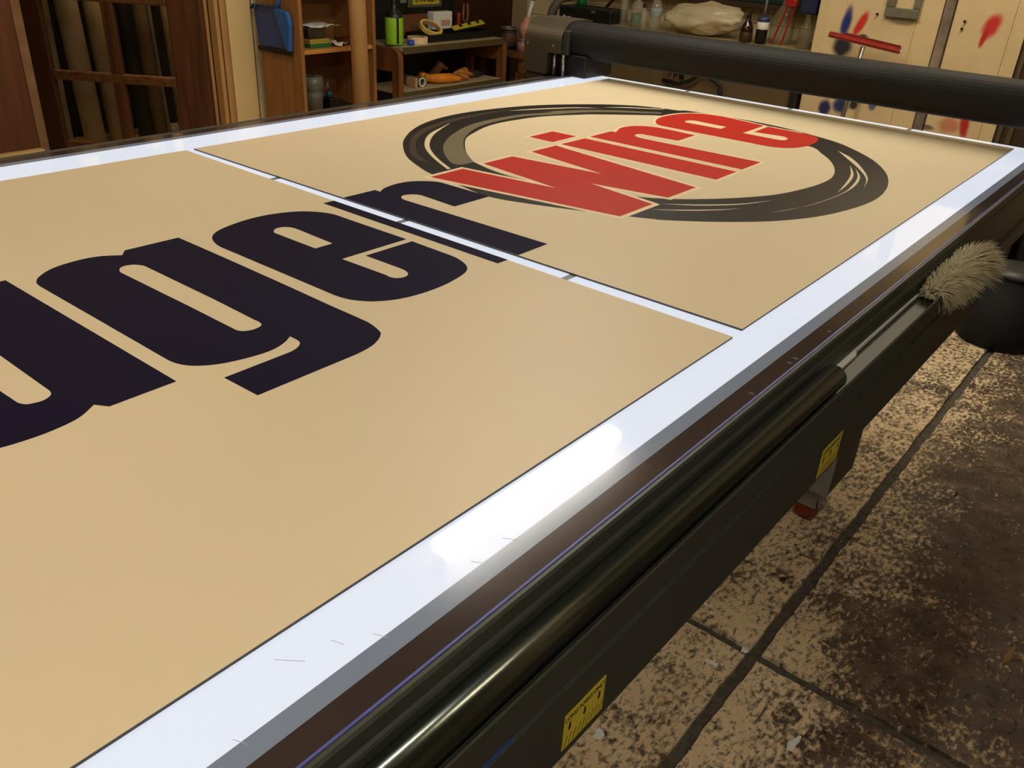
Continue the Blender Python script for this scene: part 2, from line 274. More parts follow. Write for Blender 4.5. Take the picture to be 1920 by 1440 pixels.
# slabs with sunk joints: one floor mesh with two materials
bm = bmesh.new()
def wob(a, s): return .0012*math.sin(a*19.1+s)+.001*math.sin(a*53.7+s*2.3)+.0006*math.sin(a*131+s)
Xj = [-3.9, -1.75, .424, 2.75, 4.3]; Yj = [-2.6, -1.2, .006, 1.25, 2.5, 3.7, 5.2]; g = .0135
for i in range(len(Xj)-1):
    for j in range(len(Yj)-1):
        x0, x1, y0, y1 = Xj[i]+g, Xj[i+1]-g, Yj[j]+g, Yj[j+1]-g
        pts = []
        n = 150
        for k in range(n): t = k/n; pts.append((x0+(x1-x0)*t, y0+wob(x0+(x1-x0)*t, j)))
        for k in range(n): t = k/n; pts.append((x1+wob(y0+(y1-y0)*t, i+5), y0+(y1-y0)*t))
        for k in range(n): t = k/n; pts.append((x1-(x1-x0)*t, y1+wob(x1-(x1-x0)*t, j+9)))
        for k in range(n): t = k/n; pts.append((x0+wob(y1-(y1-y0)*t, i+2), y1-(y1-y0)*t))
        top = [bm.verts.new((*p, 0)) for p in pts]; bot = [bm.verts.new((*p, -.014)) for p in pts]
        bm.faces.new(top)
        for k in range(len(top)): bm.faces.new((bot[k], bot[(k+1) % len(top)], top[(k+1) % len(top)], top[k]))
nf = len(bm.faces); box(-4, 4.4, -2.7, 5.3, -.1, -.010, bm)
bm.faces.ensure_lookup_table()
for fc in bm.faces[nf:]: fc.material_index = 1
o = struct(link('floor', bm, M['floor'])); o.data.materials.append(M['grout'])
# ---------------------------------------------------------------- room shell
wm = mat('tan_wall_paint', (148,130,98), .8, 0, .12, 3, bump=.2)
cm = mat('brown_board_ceiling', (122,106,86), .7, 0, .3, 2.2)
struct(link('ceiling', box(-4,4.4,-2.7,5.3,2.5,2.6), cm))
bm = box(1.50,4.0,3.45,3.53,0,2.5); box(-4,.36,3.45,3.53,0,2.5,bm); box(.36,1.50,3.45,3.53,2.06,2.5,bm)
struct(link('wall_back', bm, wm))
# far wall, white glazed tiles
m, nt, b = nodes('cream_tiles'); tc = nt.nodes.new('ShaderNodeTexCoord'); mp = nt.nodes.new('ShaderNodeMapping')
mp.inputs['Rotation'].default_value = (PI/2, 0, PI/2); br = nt.nodes.new('ShaderNodeTexBrick')
sx = nt.nodes.new('ShaderNodeSeparateXYZ'); cb = nt.nodes.new('ShaderNodeCombineXYZ')
nt.links.new(tc.outputs['Object'], sx.inputs[0]); nt.links.new(sx.outputs[1], cb.inputs[0]); nt.links.new(sx.outputs[2], cb.inputs[1]); nt.links.new(cb.outputs[0], br.inputs['Vector'])
br.inputs['Scale'].default_value = 1; br.inputs['Brick Width'].default_value = .2; br.inputs['Row Height'].default_value = .1; br.inputs['Mortar Size'].default_value = .002; br.offset = 0
br.inputs['Color1'].default_value = (*s2l((224,204,158)),1); br.inputs['Color2'].default_value = (*s2l((216,196,150)),1); br.inputs['Mortar'].default_value = (*s2l((120,100,66)),1)
nt.links.new(br.outputs[0], b.inputs['Base Color']); b.inputs['Roughness'].default_value = .3
struct(link('wall_far', box(3.9,4.0,-2.7,3.45,0,2.5), m))
struct(link('wall_right', box(-4,4.0,-2.7,-2.6,0,2.5), wm))
struct(link('wall_near', box(-4,-3.9,-2.6,3.45,0,2.5), wm))
# the store room behind the doorway
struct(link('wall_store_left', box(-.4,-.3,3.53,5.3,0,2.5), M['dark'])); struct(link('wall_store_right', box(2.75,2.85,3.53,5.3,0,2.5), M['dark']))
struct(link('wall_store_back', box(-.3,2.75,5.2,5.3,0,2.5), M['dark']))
# door lining and mouldings
bm = box(1.500,1.520,3.40,3.53,0,2.06); box(1.468,1.4995,3.456,3.53,0,2.06,bm); box(1.510,1.575,3.425,3.449,0,2.12,bm); prism([(3.425,0),(3.410,0),(3.410,2.12),(3.425,2.12)],1.535,1.553,'x',bm)
struct(link('trim_1', bm, M['creamd'], bevel=.003))
struct(link('trim_2', box(1.578,1.708,3.415,3.449,0,2.12), M['cream'], bevel=.004))
struct(link('trim_3', box(1.722,1.90,3.425,3.449,0,2.2), mat('grey_cream_plaster',(188,168,130),.8,0,.2,9), bevel=.002))
# ---------------------------------------------------------------- glazed door, swung into the store room
d = thing('glazed_door', 'brown wooden door with small glass panes, standing open left of the cream frame', 'door', (1.457,3.5,0))
dr = Vector((-.565,.825)).normalized()
def dp(s, z, off=0.): return (1.457+dr.x*s+dr.y*off, 3.5+dr.y*s-dr.x*off-.07, z)
def slat(s0, s1, z0, z1, t0, t1, bm=None):
    bm = bm or bmesh.new(); v = []
    for z in (z0, z1):
        for t in (t0, t1):
            for s in (s0, s1): v.append(bm.verts.new(dp(s, z, t)))
    for f in ((0,1,3,2),(4,6,7,5),(0,4,5,1),(2,3,7,6),(0,2,6,4),(1,5,7,3)): bm.faces.new([v[i] for i in f])
    bmesh.ops.recalc_face_normals(bm, faces=bm.faces); return bm
link('stile', slat(.0,.165,.01,2.02,-.02,.02), M['dwood'], d, bevel=.004)
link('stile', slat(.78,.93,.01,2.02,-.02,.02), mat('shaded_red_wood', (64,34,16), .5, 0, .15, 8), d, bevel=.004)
link('rail', slat(.165,.78,.01,.26,-.02,.02), M['dwoodx'], d, bevel=.004)
link('rail', slat(.165,.78,1.90,2.02,-.02,.02), M['dwoodx'], d, bevel=.004)
link('glazing_bar', slat(.425,.485,.26,1.90,-.016,.016), M['dwood'], d, bevel=.006)
for z in (.575,.935,1.26,1.58): link('glazing_bar', slat(.165,.78,z-.022,z+.022,-.018,.018), M['dwoodx'], d, bevel=.007)
gl = glass('door_glass', (40,36,30), .03, .06)
link('pane', slat(.165,.78,.26,1.90,-.003,.003), gl, d)
# rolls and tubes leaning behind the door
def leaner(name, p0, p1, r, m, label, cat, group=None):
    o = link(name, tube([p0, p1], r, 24), m, smooth=False)
    for p in o.data.polygons: p.use_smooth = len(p.vertices) == 4
    return tag(o, label, cat, group)
leaner('cardboard_tube', (1.425,4.62,0), (1.37,4.66,1.9), .058, M['card2'], 'pale cardboard tube seen through the left glass panes of the door', 'tube')
leaner('cardboard_tube', (1.570,4.62,0), (1.52,4.66,1.7), .052, M['card2'], 'brown cardboard tube beside the centre bar of the door', 'tube')
leaner('black_roll', (1.740,4.62,0), (1.69,4.66,1.7), .044, M['black'], 'black roll standing behind the right glass panes', 'roll')
leaner('cardboard_tube', (1.852,4.64,0), (1.81,4.68,1.9), .055, mat('dark_card',(120,96,66),.85,0,.12,10), 'dull brown tube right of the black roll', 'tube')
leaner('plastic_pipe', (1.862,4.57,0), (1.82,4.60,1.8), .010, mat('blue_grey_pipe',(120,118,120),.3,0,.05,10), 'thin blue-grey pipe in front of the dull brown tube', 'pipe')
leaner('cardboard_tube', (1.990,4.62,0), (1.955,4.66,1.9), .030, M['card2'], 'slim pale tube behind the right edge of the door glass', 'tube')
tag(link('pale_board', box(1.305,1.360,4.76,4.80,0,1.9), M['card2']), 'narrow pale board behind the left edge of the door glass', 'board')
# second leaf, folded back beside the opening
t = thing('wooden_door_leaf', 'red-brown wooden leaf with a pale edge at the far left', 'door', (.3,3.30,0))
link('leaf_panel', prism([(-.12,3.27),(.547,3.27),(.547,3.31),(-.12,3.31)],.01,2.0,'z'), wood('warm_red_wood',(76,40,19),(98,54,27)), t)
link('edge_strip', prism([(.5475,3.265),(.583,3.265),(.583,3.315),(.5475,3.315)],.01,2.0,'z'), mat('chipped_pale_wood',(116,86,54),.6,0,.25,14), t, bevel=.003)
for o in t.children: o.rotation_euler = (0,0,0)
tag(link('wrapped_bundle', prism(arc(2.97,.468,.045,0,360,20)[:-1],-.15,.430), mat('tan_wrapping',(150,122,72),.4,0,.1,20), smooth=False, bevel=.004), 'tan wrapped roll lying low in front of the wooden leaf', 'roll')
tag(link('low_bench', box(-.2,.42,2.88,3.1,.0,.4225), M['darkw'], bevel=.004), 'dark low bench under the tan wrapped roll', 'bench')
# ---------------------------------------------------------------- lit applicator table
T = thing('applicator_table', 'long flat table with a glowing white top and dark metal side rails', 'table', (0,.6,0))
X0, X1 = -1.9, 1.567
link('light_surface', box(X0,X1,-.050,1.322,.872,.8968), M['lit'], T)
bm = box(X0,X1+.003,-.067,-.050,.872,.8968); box(X0,X1+.003,1.322,1.342,.872,.8968,bm)
link('surface_border', bm, M['border'], T)
bm = box(X0,X1+.006,-.0885,-.067,.872,.8966); box(X0,X1+.006,1.342,1.372,.872,.8966,bm)
link('mat_overhang', bm, M['mat'], T)
link('mat_edge_band', box(X0,X1+.006,-.0906,-.0885,.872,.8966), M['violet'], T)
for y in (.265,.605,.944): link('rib_shadow', box(X0,X1,y-.0055,y+.0055,.880,.8971), M['rib_shade'], T)  # shadows of the ribs below, set into the lit top as grey strips
# front rail: upright face, tray, lip, grooved side
inner = [(-.0915,.8958),(-.0935,.8985),(-.0965,.8988),(-.0985,.8965),(-.0992,.884),(-.1015,.8825),(-.1025,.880),(-.1025,.868),(-.094,.866),(-.094,.777),(-.1025,.775),(-.1025,.741),(-.070,.741),(-.070,.8958)]
outer = [(-.1027,.8675),(-.1040,.856),(-.107,.8525),(-.133,.8525),(-.136,.856),(-.1365,.8655),(-.1385,.8668),(-.140,.8655),
        (-.140,.8320),(-.134,.8320),(-.134,.8232),(-.140,.8232),(-.140,.7425),(-.1385,.741),(-.1027,.741)]
XE = .752
link('inner_rail', prism(inner, X0, X1+.03), M['rail'], T)
link('tray_rail', prism(outer, X0, XE), M['rail'], T)
link('groove_insert', box(X0,-.62,-.1375,-.1338,.8237,.8313), M['blue'], T)
link('groove_insert', box(-.62,XE,-.1355,-.1342,.8237,.8313), mat('black_foam_strip',(5,5,5),.9,0,.1,20,spec=.1), T)
link('rail_end_cap', prism(outer, XE+.0002, XE+.005), M['blackp'], T)
link('rail_end_cap', prism(inner, X1+.0302, X1+.036), M['blackp'], T)
link('back_rail', box(X0,X1+.03,1.372,1.41,.74,.892), M['rail'], T, bevel=.003)
link('end_beam', box(X1+.007,X1+.03,-.069,1.371,.76,.892), M['rail'], T, bevel=.002)
link('under_frame', box(X0,X1,-.05,1.36,.78,.870), M['rail2'], T)
def leg(x, y):
    l = link('leg', box(x,x+.173,y,y+.10,.152,.779), M['rail'], T, bevel=.003)
    link('lit_leg_face', box(x-.003,x-.0003,y,y+.10,.152,.779), M['zinc'], l)  # light on the leg's near face, put in as a paler sheet
    cx_, cy_ = x+.115, y+.066
    pr = [(cx_-.052,.151),(cx_-.052,.100),(cx_-.030,.055),(cx_-.012,.040),(cx_+.012,.040),(cx_+.040,.070),(cx_+.052,.110),(cx_+.052,.151)]
    bm = prism(pr,cy_-.031,cy_-.027,'y'); prism(pr,cy_+.027,cy_+.031,'y',bm); box(cx_-.056,cx_-.0525,cy_-.031,cy_+.031,.062,.151,bm)
    link('caster_fork', bm, M['zinc'], l, bevel=.002)
    link('caster_wheel', tube([(cx_,cy_-.023,.05),(cx_,cy_+.023,.05)],.05,32), M['redrub'], l, bevel=.006)
    link('axle_bolt', tube([(cx_,cy_-.040,.055),(cx_,cy_-.0315,.055)],.011,6), M['steel'], l)
leg(.865,.052); leg(.865,1.18); leg(-1.5,.052); leg(-1.5,1.18)
for x in (.082,-.025,-.042,-.145):
    link('mat_hole', lathe([(.0034,0),(.0034,.0004)],16,c=(x,-.0825,.8966)), M['black'], T)
# fine scratches in the mat
for (x,y,a,l_) in ((-.664,-.048,-1.2,.012),(-.688,-.031,-1.25,.010),(-.780,-.050,-1.2,.011),(-.52,-.047,-1.0,.012),(-.560,-.046,-1.0,.009),(-.72,-.02,-.9,.02)):
    link('scratch', obox((x,y,.8969),(l_,.0003,.0004),a), mat('grey_scratch_line',(176,178,186),.5,0,.02), T)
# ---------------------------------------------------------------- text helper
def text(s, size, m, mw, name, parent, sx=1., bold=0.):
    cu = bpy.data.curves.new('t', 'FONT'); cu.body = s; cu.size = size; cu.align_x = 'CENTER'; cu.align_y = 'CENTER'; cu.offset = bold
    o = bpy.data.objects.new('t', cu); C.objects.link(o); bpy.context.view_layer.update()
    dg = bpy.context.evaluated_depsgraph_get(); me = bpy.data.meshes.new_from_object(o.evaluated_get(dg)); bpy.data.objects.remove(o)
    me.transform(mw @ Matrix.Diagonal((sx,1,1,1))); me.materials.clear(); me.materials.append(m)
    r = bpy.data.objects.new(name, me); C.objects.link(r); r.parent = parent
    return r
def warn_label(x0, x1, z0, z1, group=None):
    y = -.1402
    w = x1-x0; h = z1-z0
    lab = link('warning_label', box(x0,x1,y-.0004,y,z0,z1), M['yellow'], T)
    lab['label'] = 'yellow sticker reading LONG FORKS ONLY'
    mw = Matrix.Translation(((x0+x1)/2, y-.0006, z1-h*.16)) @ Matrix.Rotation(PI/2,4,'X')
    text('LONG FORKS ONLY', .0070, M['ink'], mw, 'lettering', lab, .88, .00018)
    def flat(pts, name):
        bm = bmesh.new(); v = [bm.verts.new((x0+w*a, y-.0006, z0+h*b_)) for a, b_ in pts]; bm.faces.new(v); bmesh.ops.recalc_face_normals(bm, faces=bm.faces)
        link(name, bm, M['ink'], lab)
    for cx in (.14,.5,.86):
        flat([(cx-.022,.70),(cx+.022,.70),(cx+.022,.58),(cx+.045,.58),(cx,.45),(cx-.045,.58),(cx-.022,.58)], 'arrow')
    for k in range(9):
        a = .03+k*.107; flat([(a,.04),(a+.018,.04),(a+.085,.34),(a+.067,.34)], 'hatch_line')
warn_label(-.557,-.499,.752,.7925); warn_label(-.022,.045,.747,.7895)
# ---------------------------------------------------------------- roll, liner strip, fleece in the tray
o = link('application_roll', tube([(X0,-.1195,.8695),(.018,-.1195,.8695)],.0158,72), M['tubem'])
for p in o.data.polygons: p.use_smooth = len(p.vertices) == 4
tag(o, 'dark satin metal roll lying in the front rail tray of the lit table', 'roll')
bm = bmesh.new()
pts = [(-.12,-.1028),(.42,-.1028),(.42,-.1055),(.150,-.1062),(.138,-.1062),(.130,-.1105),(-.12,-.1120)]
v0 = [bm.verts.new((x,y,.8585)) for x,y in pts]; v1 = [bm.verts.new((x,y,.8535)) for x,y in pts]
bm.faces.new(v0); bm.faces.new(v1[::-1])
for k in range(len(pts)): bm.faces.new((v0[k],v0[(k+1)%len(pts)],v1[(k+1)%len(pts)],v1[k]))
bmesh.ops.recalc_face_normals(bm, faces=bm.faces)
tag(link('liner_strip', bm, M['paper']), 'long thin white strip in the tray beyond the dark roll', 'strip')
# fleece duster: bushy head of many tapering locks
bm = bmesh.new(); rnd = random.Random(3)
for k in range(5200):
    t = rnd.uniform(-1,1); a = rnd.uniform(0,2*PI); e = math.sqrt(max(.02,1-t*t*.9))
    c0 = Vector((.540+t*.125, -.124+math.cos(a)*.010*e, .866+math.sin(a)*.007*e))
    d0 = (Vector((t*.75+.30, (math.cos(a)*.8-.28)*(1.5 if math.cos(a)<0 else 1), math.sin(a)*.7+.05))+Vector((rnd.gauss(0,.2),rnd.gauss(0,.2),rnd.gauss(0,.2)))).normalized()
    ln = rnd.uniform(.018,.036)*(.6+.4*e)*(1.35 if math.cos(a)<0 else 1)*(1.25 if t>.3 else .9)
    p1 = c0+d0*ln*.55; p2 = c0+d0*ln+Vector((.006,-.003,-.010))*rnd.uniform(.3,1)
    for p in (c0,p1,p2):
        if p.y > -.1045: p.y = -.1045 - rnd.uniform(0,.003)
        p.z = min(p.z, .884+(-.104-p.y)*.35+rnd.uniform(0,.002))
        if p.y > -.142: p.z = max(p.z, (.857 if p.y > -.134 else .869)+rnd.uniform(0,.003))
    tube([c0,p1,p2],[.0011,.0009,.0001],4,bm,caps=False)
o = link('fleece_duster', bm, M['fur'], smooth=True)
tag(o, 'fluffy cream fleece duster head lying over the front rail tray', 'duster')
# ---------------------------------------------------------------- printed sign panels
def smooth_path(pts):
    n = len(pts); P = [Vector((a/1000,b_/1000)) for a,b_,_ in pts]; out = []
    def tan_(i):
        return (P[(i+1)%n]-P[i-1]).normalized()
    for i in range(n):
        j = (i+1) % n; ci, cj = pts[i][2], pts[j][2]; out.append(P[i])
        if ci and cj: continue
        ch = P[j]-P[i]; L_ = ch.length
        if L_ < 1e-6: continue
        u = ch.normalized()
        def endt(idx, prev):
            if not pts[idx][2]: return tan_(idx)
            dd = (P[idx]-P[idx-1]) if prev else (P[(idx+1)%n]-P[idx])
            other = pts[idx-1][2] if prev else pts[(idx+1)%n][2]
            if other and dd.length > 1e-6 and dd.normalized().dot(u) > .80: return dd.normalized()
            return u
        t0, t1 = endt(i, True)*L_, endt(j, False)*L_
        for k in range(1, 7):
            t = k/7; out.append(P[i]*(2*t**3-3*t*t+1)+t0*(t**3-2*t*t+t)+P[j]*(-2*t**3+3*t*t)+t1*(t**3-t*t))
    return out
def flat_shape(loops, z, name, m, parent, th=.0002):
    rings = [[Vector((p.x,p.y,0)) for p in smooth_path(l)] for l in loops]
    flatv = [p for r in rings for p in r]
    bm = bmesh.new(); v = [bm.verts.new((p.x,p.y,z)) for p in flatv]
    for t in tessellate_polygon(rings):
        try: bm.faces.new([v[i] for i in t])
        except ValueError: pass
    bm.normal_update()
    for f in bm.faces:
        if f.normal.z < 0: f.normal_flip()
    return link(name, bm, m, parent)
def halo_shape(loops, z, w, name, m, parent):
    rings = []
    for li, l in enumerate(loops):
        r = [p for i, p in enumerate(smooth_path(l))]
        r = [p for i, p in enumerate(r) if (p-r[i-1]).length > 1e-4]; n = len(r)
        area = sum(r[i-1].x*r[i].y-r[i].x*r[i-1].y for i in range(n))
        if (area < 0) == (li == 0): r.reverse()
        out = []
        for i in range(n):
            d1 = (r[i]-r[i-1]).normalized(); d2 = (r[(i+1) % n]-r[i]).normalized()
            n1 = Vector((d1.y,-d1.x)); n2 = Vector((d2.y,-d2.x)); k = 1+n1.dot(n2)
            turn = d1.x*d2.y-d1.y*d2.x
            mv = (n1+n2)*(w/max(k, 1e-4)); lim = w*(7.5 if turn < 0 else 2.2)
            if mv.length > lim: mv = mv.normalized()*lim
            out.append(Vector((r[i].x+mv.x, r[i].y+mv.y, 0)))
        rings.append(out)
    bm = bmesh.new(); v = [bm.verts.new((p.x,p.y,z)) for ring in rings for p in ring]
    for t in tessellate_polygon(rings):
        try: bm.faces.new([v[i] for i in t])
        except ValueError: pass
    bm.normal_update()
    for f in bm.faces:
        if f.normal.z < 0: f.normal_flip()
    return link(name, bm, m, parent)
LT = json.loads(LETTERS)
LT['u'] = [[[-564,765,1],[-562,372,1],[-635.3,372,1],[-643.7,385.8,1],[-658.2,376,0],[-668.2,371.3,0],[-683.6,368.2,0],[-705.8,367,0],[-737.4,371,0],[-768,382,0],[-786,402,0],[-792,440,1],[-792,765,1],[-693.4,765,1],[-693.4,476.7,1],[-692.1,443.2,1],[-688.2,432.9,0],[-682.1,429.8,0],[-671.8,428.8,0],[-661.7,436.2,0],[-660,454,1],[-660,765,1]]]
ZT = .9000
A_ = thing('sign_panel', 'nearer beige sign panel with dark navy letters on the lit table', 'sign', (-.8,.6,.8968), group=None)
ca, ex, ey, L1, W1 = .0086, -.0300, -.0017, 1.525, 1.2195
c1 = (ex,ey); c2 = (ex-ca*-0-.0105*-1*0+.0105,ey+W1); dx = (-L1, L1*.0086)
pts = [c1, c2, (c2[0]+dx[0], c2[1]+dx[1]), (c1[0]+dx[0], c1[1]+dx[1])]
def board(pts, parent):
    bm = bmesh.new(); v = [bm.verts.new((x,y,ZT)) for x,y in pts]; f = bm.faces.new(v); bm.normal_update()
    if f.normal.z < 0: f.normal_flip()
    b_ = link('printed_face', bm, M['beige'], parent)
    bm = bmesh.new(); v0 = [bm.verts.new((x,y,ZT-.0001)) for x,y in pts]; v1 = [bm.verts.new((x,y,.8972)) for x,y in pts]
    for k in range(4): bm.faces.new((v0[k],v0[(k+1)%4],v1[(k+1)%4],v1[k]))
    bm.faces.new(v1); bm.faces.new(v0[::-1]); bmesh.ops.recalc_face_normals(bm, faces=bm.faces)
    link('panel_core', bm, M['core'], parent)
board(pts, A_)
for k in ('u','g','e'): flat_shape(LT[k], ZT+.00005, 'navy_letter', M['navy'], A_)
flat_shape([[[-47.2,758.7,1],[-23.3,758.6,1],[-26.2,365,1],[-49.2,365.3,1]]], ZT+.00005, 'navy_letter', M['navy'], A_)
B_ = thing('sign_panel', 'farther beige sign panel with red letters and a dark brush ring', 'sign', (.76,.6,.8968))
board([(0,0),(1.525,0),(1.525,1.22),(0,1.22)], B_)
LT['rf'][0][0] = [0.3,761.5,1]; LT['rf'][0][-1] = [0.3,366.8,1]
rg = flat_shape(LT['ring'], ZT+.00003, 'brush_ring', M['ring'], B_)
flat_shape(LT['grey2'], ZT+.00006, 'ring_streak', M['ringm'], B_); flat_shape(LT['grey'], ZT+.00006, 'ring_streak', M['ringg'], B_)
for k in range(1,9): flat_shape(LT['gap%d' % k], ZT+.00008, 'ring_gap', M['beige'], B_)
for i, k in enumerate(('w','dot','i','r2','e2')): halo_shape(LT[k][:1] if k == 'e2' else LT[k], ZT+.00010+i*.000004, .0105 if k == 'w' else .0085, 'letter_outline', M['halo'], B_)
flat_shape(LT['mouth'], ZT+.00012, 'letter_outline', M['halo'], B_)
for k in ('w','dot','i','r2','e2'): flat_shape(LT[k], ZT+.00014, 'red_letter', M['red'], B_)
flat_shape(LT['rf'], ZT+.00014, 'navy_letter', M['navy'], B_)
# ---------------------------------------------------------------- roller gantry at the far end
G = thing('roller_gantry', 'dark metal gantry beam spanning the far end of the lit table', 'machine', (1.53,.6,.74))
gm = mat('brown_grey_enamel', (64,57,44), .42, .15, .05, 60); gm2 = mat('dark_beam_enamel', (25,23,18), .65, 0, .05, 60, spec=.25)
def rrect(cx, cz, w, h, r, n=8):
    return arc(cx+w/2-r,cz+h/2-r,r,0,90,n)+arc(cx-w/2+r,cz+h/2-r,r,90,180,n)+arc(cx-w/2+r,cz-h/2+r,r,180,270,n)+arc(cx+w/2-r,cz-h/2+r,r,270,360,n)
def top_profile(zb): return arc(1.56,1.010,.055,0,90,10)+arc(1.485,.995,.070,90,180,12)+[(1.415,zb),(1.615,zb)]
bm = prism(top_profile(.9),1.397,1.495,'y'); prism(top_profile(.968),1.345,1.3968,'y',bm)
link('end_housing', bm, gm, G, bevel=.005, seg=3)
for y, z in ((1.478,.988),(1.374,.990)): link('screw', tube([(1.4125,y,z),(1.4155,y,z)],.0045,10), M['steel'], G)
link('guide_block', box(1.445,1.60,1.262,1.396,.899,.967), M['blackp'], G, bevel=.004)
for y in (1.378,1.342): link('guide_rod', tube([(1.432,y,.899),(1.432,y,.967)],.0055,12), M['steel'], G, smooth=True)
link('bracket', box(1.425,1.440,1.322,1.3445,.965,1.040), M['rail2'], G, bevel=.004)
link('cross_beam', prism(rrect(1.50,1.008,.118,.108,.048),-.42,1.3445,'y'), gm2, G, smooth=False)
for p in G.children[-1].data.polygons: p.use_smooth = len(p.vertices) == 4
link('end_housing', prism(top_profile(.80),-.58,-.421,'y'), gm, G, bevel=.005, seg=3)
link('carriage_foot', box(1.43,1.61,1.418,1.494,.0,.8995), gm, G, bevel=.004)
link('carriage_foot', box(1.43,1.61,-.578,-.425,.0,.7995), gm, G, bevel=.004)
# ---------------------------------------------------------------- shelf unit and what is on it
S = thing('shelf_unit', 'tall orange wooden shelf unit beside the cream door frame', 'shelf', (1.9,3.25,0))
link('side_panel', box(1.732,1.752,3.08,3.385,0,2.0), M['gwood'], S, bevel=.0015)
link('side_panel', box(2.185,2.205,3.08,3.385,0,2.0), M['gwood'], S, bevel=.0015)
sw = wood('orange_oak_x',(176,116,54),(208,146,76),axis=0)
for z in (.06,.405,.730,1.06,1.40,1.74): link('shelf_board', box(1.7525,2.1845,3.085,3.375,z,z+.018), sw, S, bevel=.001)
link('back_panel', box(1.7525,2.1845,3.376,3.384,0,2.0), mat('dark_back_board',(120,80,40),.7,0,.15,8), S)
t = tag(link('cardboard_tube', tube([(1.972,2.925,0),(1.952,2.945,1.75)],.041,32), mat('tan_paper_tube',(164,124,72),.75,0,.06,8)), 'tall tan cardboard tube standing in front of the shelf unit', 'tube')
for p in t.data.polygons: p.use_smooth = len(p.vertices) == 4
# things on the shelf
def bx(name, x0,x1,y0,y1,z0,z1,m,label,cat,group=None,bev=.003):
    return tag(link(name, box(x0,x1,y0,y1,z0,z1), m, bevel=bev), label, cat, group)
bx('green_box',1.83,1.955,3.13,3.33,.749,.763,M['green'],'flat green box at the bottom of the pile on the shelf','box')
bx('yellow_box',1.828,1.95,3.13,3.33,.7645,.788,mat('dull_olive_yellow',(158,144,58),.5),'flat yellow box in the middle of the pile on the shelf','box')
bx('dark_tin',1.83,1.935,3.14,3.33,.7895,.833,M['tin'],'dark tin box on top of the pile on the shelf','box')
def sheet(name, c, sz, m, label, cat, seed=1, amp=.01, rz=0., tilt=0.):
    bm = bmesh.new(); r = random.Random(seed); n = 7; g_ = []
    for i in range(n):
        row = []
        for j in range(n):
            u, v = i/(n-1)-.5, j/(n-1)-.5
            x = u*sz[0]*(1+r.uniform(-.06,.06)); y = v*sz[1]*(1+r.uniform(-.06,.06))
            z = abs(r.gauss(0,amp))*.6 + u*math.tan(tilt)*sz[0]
            p = Matrix.Rotation(rz,3,'Z') @ Vector((x,y,z)); row.append(bm.verts.new(p+Vector(c)))
        g_.append(row)
    for i in range(n-1):
        for j in range(n-1): bm.faces.new((g_[i][j],g_[i+1][j],g_[i+1][j+1],g_[i][j+1]))
    o = link(name, bm, m, smooth=True); s_ = o.modifiers.new('th','SOLIDIFY'); s_.thickness = .0015
    return tag(o, label, cat)
sheet('crumpled_paper',(1.945,3.22,.836),(.17,.16),M['paper'],'crumpled pale paper on the dark tin','paper',4,.014,.3)
sheet('paper_stack',(2.00,3.18,.750),(.085,.14),M['paper'],'folded grey paper beside the pile of boxes on the shelf','paper',5,.02,.1)
bx('dark_red_case',2.03,2.115,3.13,3.20,.749,.782,mat('dark_red_plastic',(70,26,18),.4),'small dark red case at the right end of the shelf','case')
t = thing('pipe_fitting','grey plastic pipe coupling standing on the lower shelf','pipe',(1.905,3.2,.4235))
link('pipe_body', lathe([(.046,0),(.046,.075),(.049,.080),(.049,.10),(.046,.105),(.046,.12),(.051,.125),(.051,.185),(.047,.185),(.047,.13)],32,c=(1.885,3.2,.4235)), M['pvc'], t, smooth=True)
link('collar_clip', box(1.934,1.943,3.15,3.165,.55,.58), M['steel'], t, bevel=.002)
t = thing('glue_gun','dark shoe-shaped tool with a teal cap on the lower shelf','tool',(2.02,3.2,.4235))
link('tool_body', prism([(1.95,.4236),(2.13,.4236),(2.13,.445),(2.08,.468),(2.02,.492),(1.955,.50)],3.16,3.24,'y'), M['blackp'], t, bevel=.006)
link('cap', lathe([(.016,0),(.018,.02),(.012,.034)],16,c=(1.985,3.2,.494)), M['teal'], t, smooth=True)
# dustpan hanging on the side of the shelf unit
t = thing('dustpan','blue plastic dustpan hanging on the side of the shelf unit','dustpan',(1.70,3.2,.84))
def pan(pts, x0, x1, name, m):
    bm = prism([(y,z) for y,z in pts], x0, x1, 'x'); return link(name, bm, m, t, bevel=.003)
pan([(3.407,.905),(3.40,.916),(3.385,.924),(3.235,.926),(3.15,.745),(3.392,.742)], 1.722, 1.727, 'pan_floor', M['dustb'])
pan([(3.230,.926),(3.140,.915),(3.126,.900),(3.117,.859),(3.131,.742),(3.148,.745)], 1.700, 1.7215, 'side_wall', M['dustl'])
pan([(3.411,.905),(3.404,.920),(3.386,.930),(3.235,.932),(3.235,.927),(3.385,.925),(3.401,.916),(3.408,.905)], 1.700, 1.7215, 'rear_wall', M['dustb'])
pan([(3.131,.721),(3.387,.720),(3.392,.741),(3.131,.741)], 1.712, 1.7215, 'rubber_lip', M['black'])
link('handle', tube([(1.712,3.215,.922),(1.710,3.20,.96),(1.708,3.19,1.05)],[.014,.011,.014],14), M['dustl'], t, smooth=True)
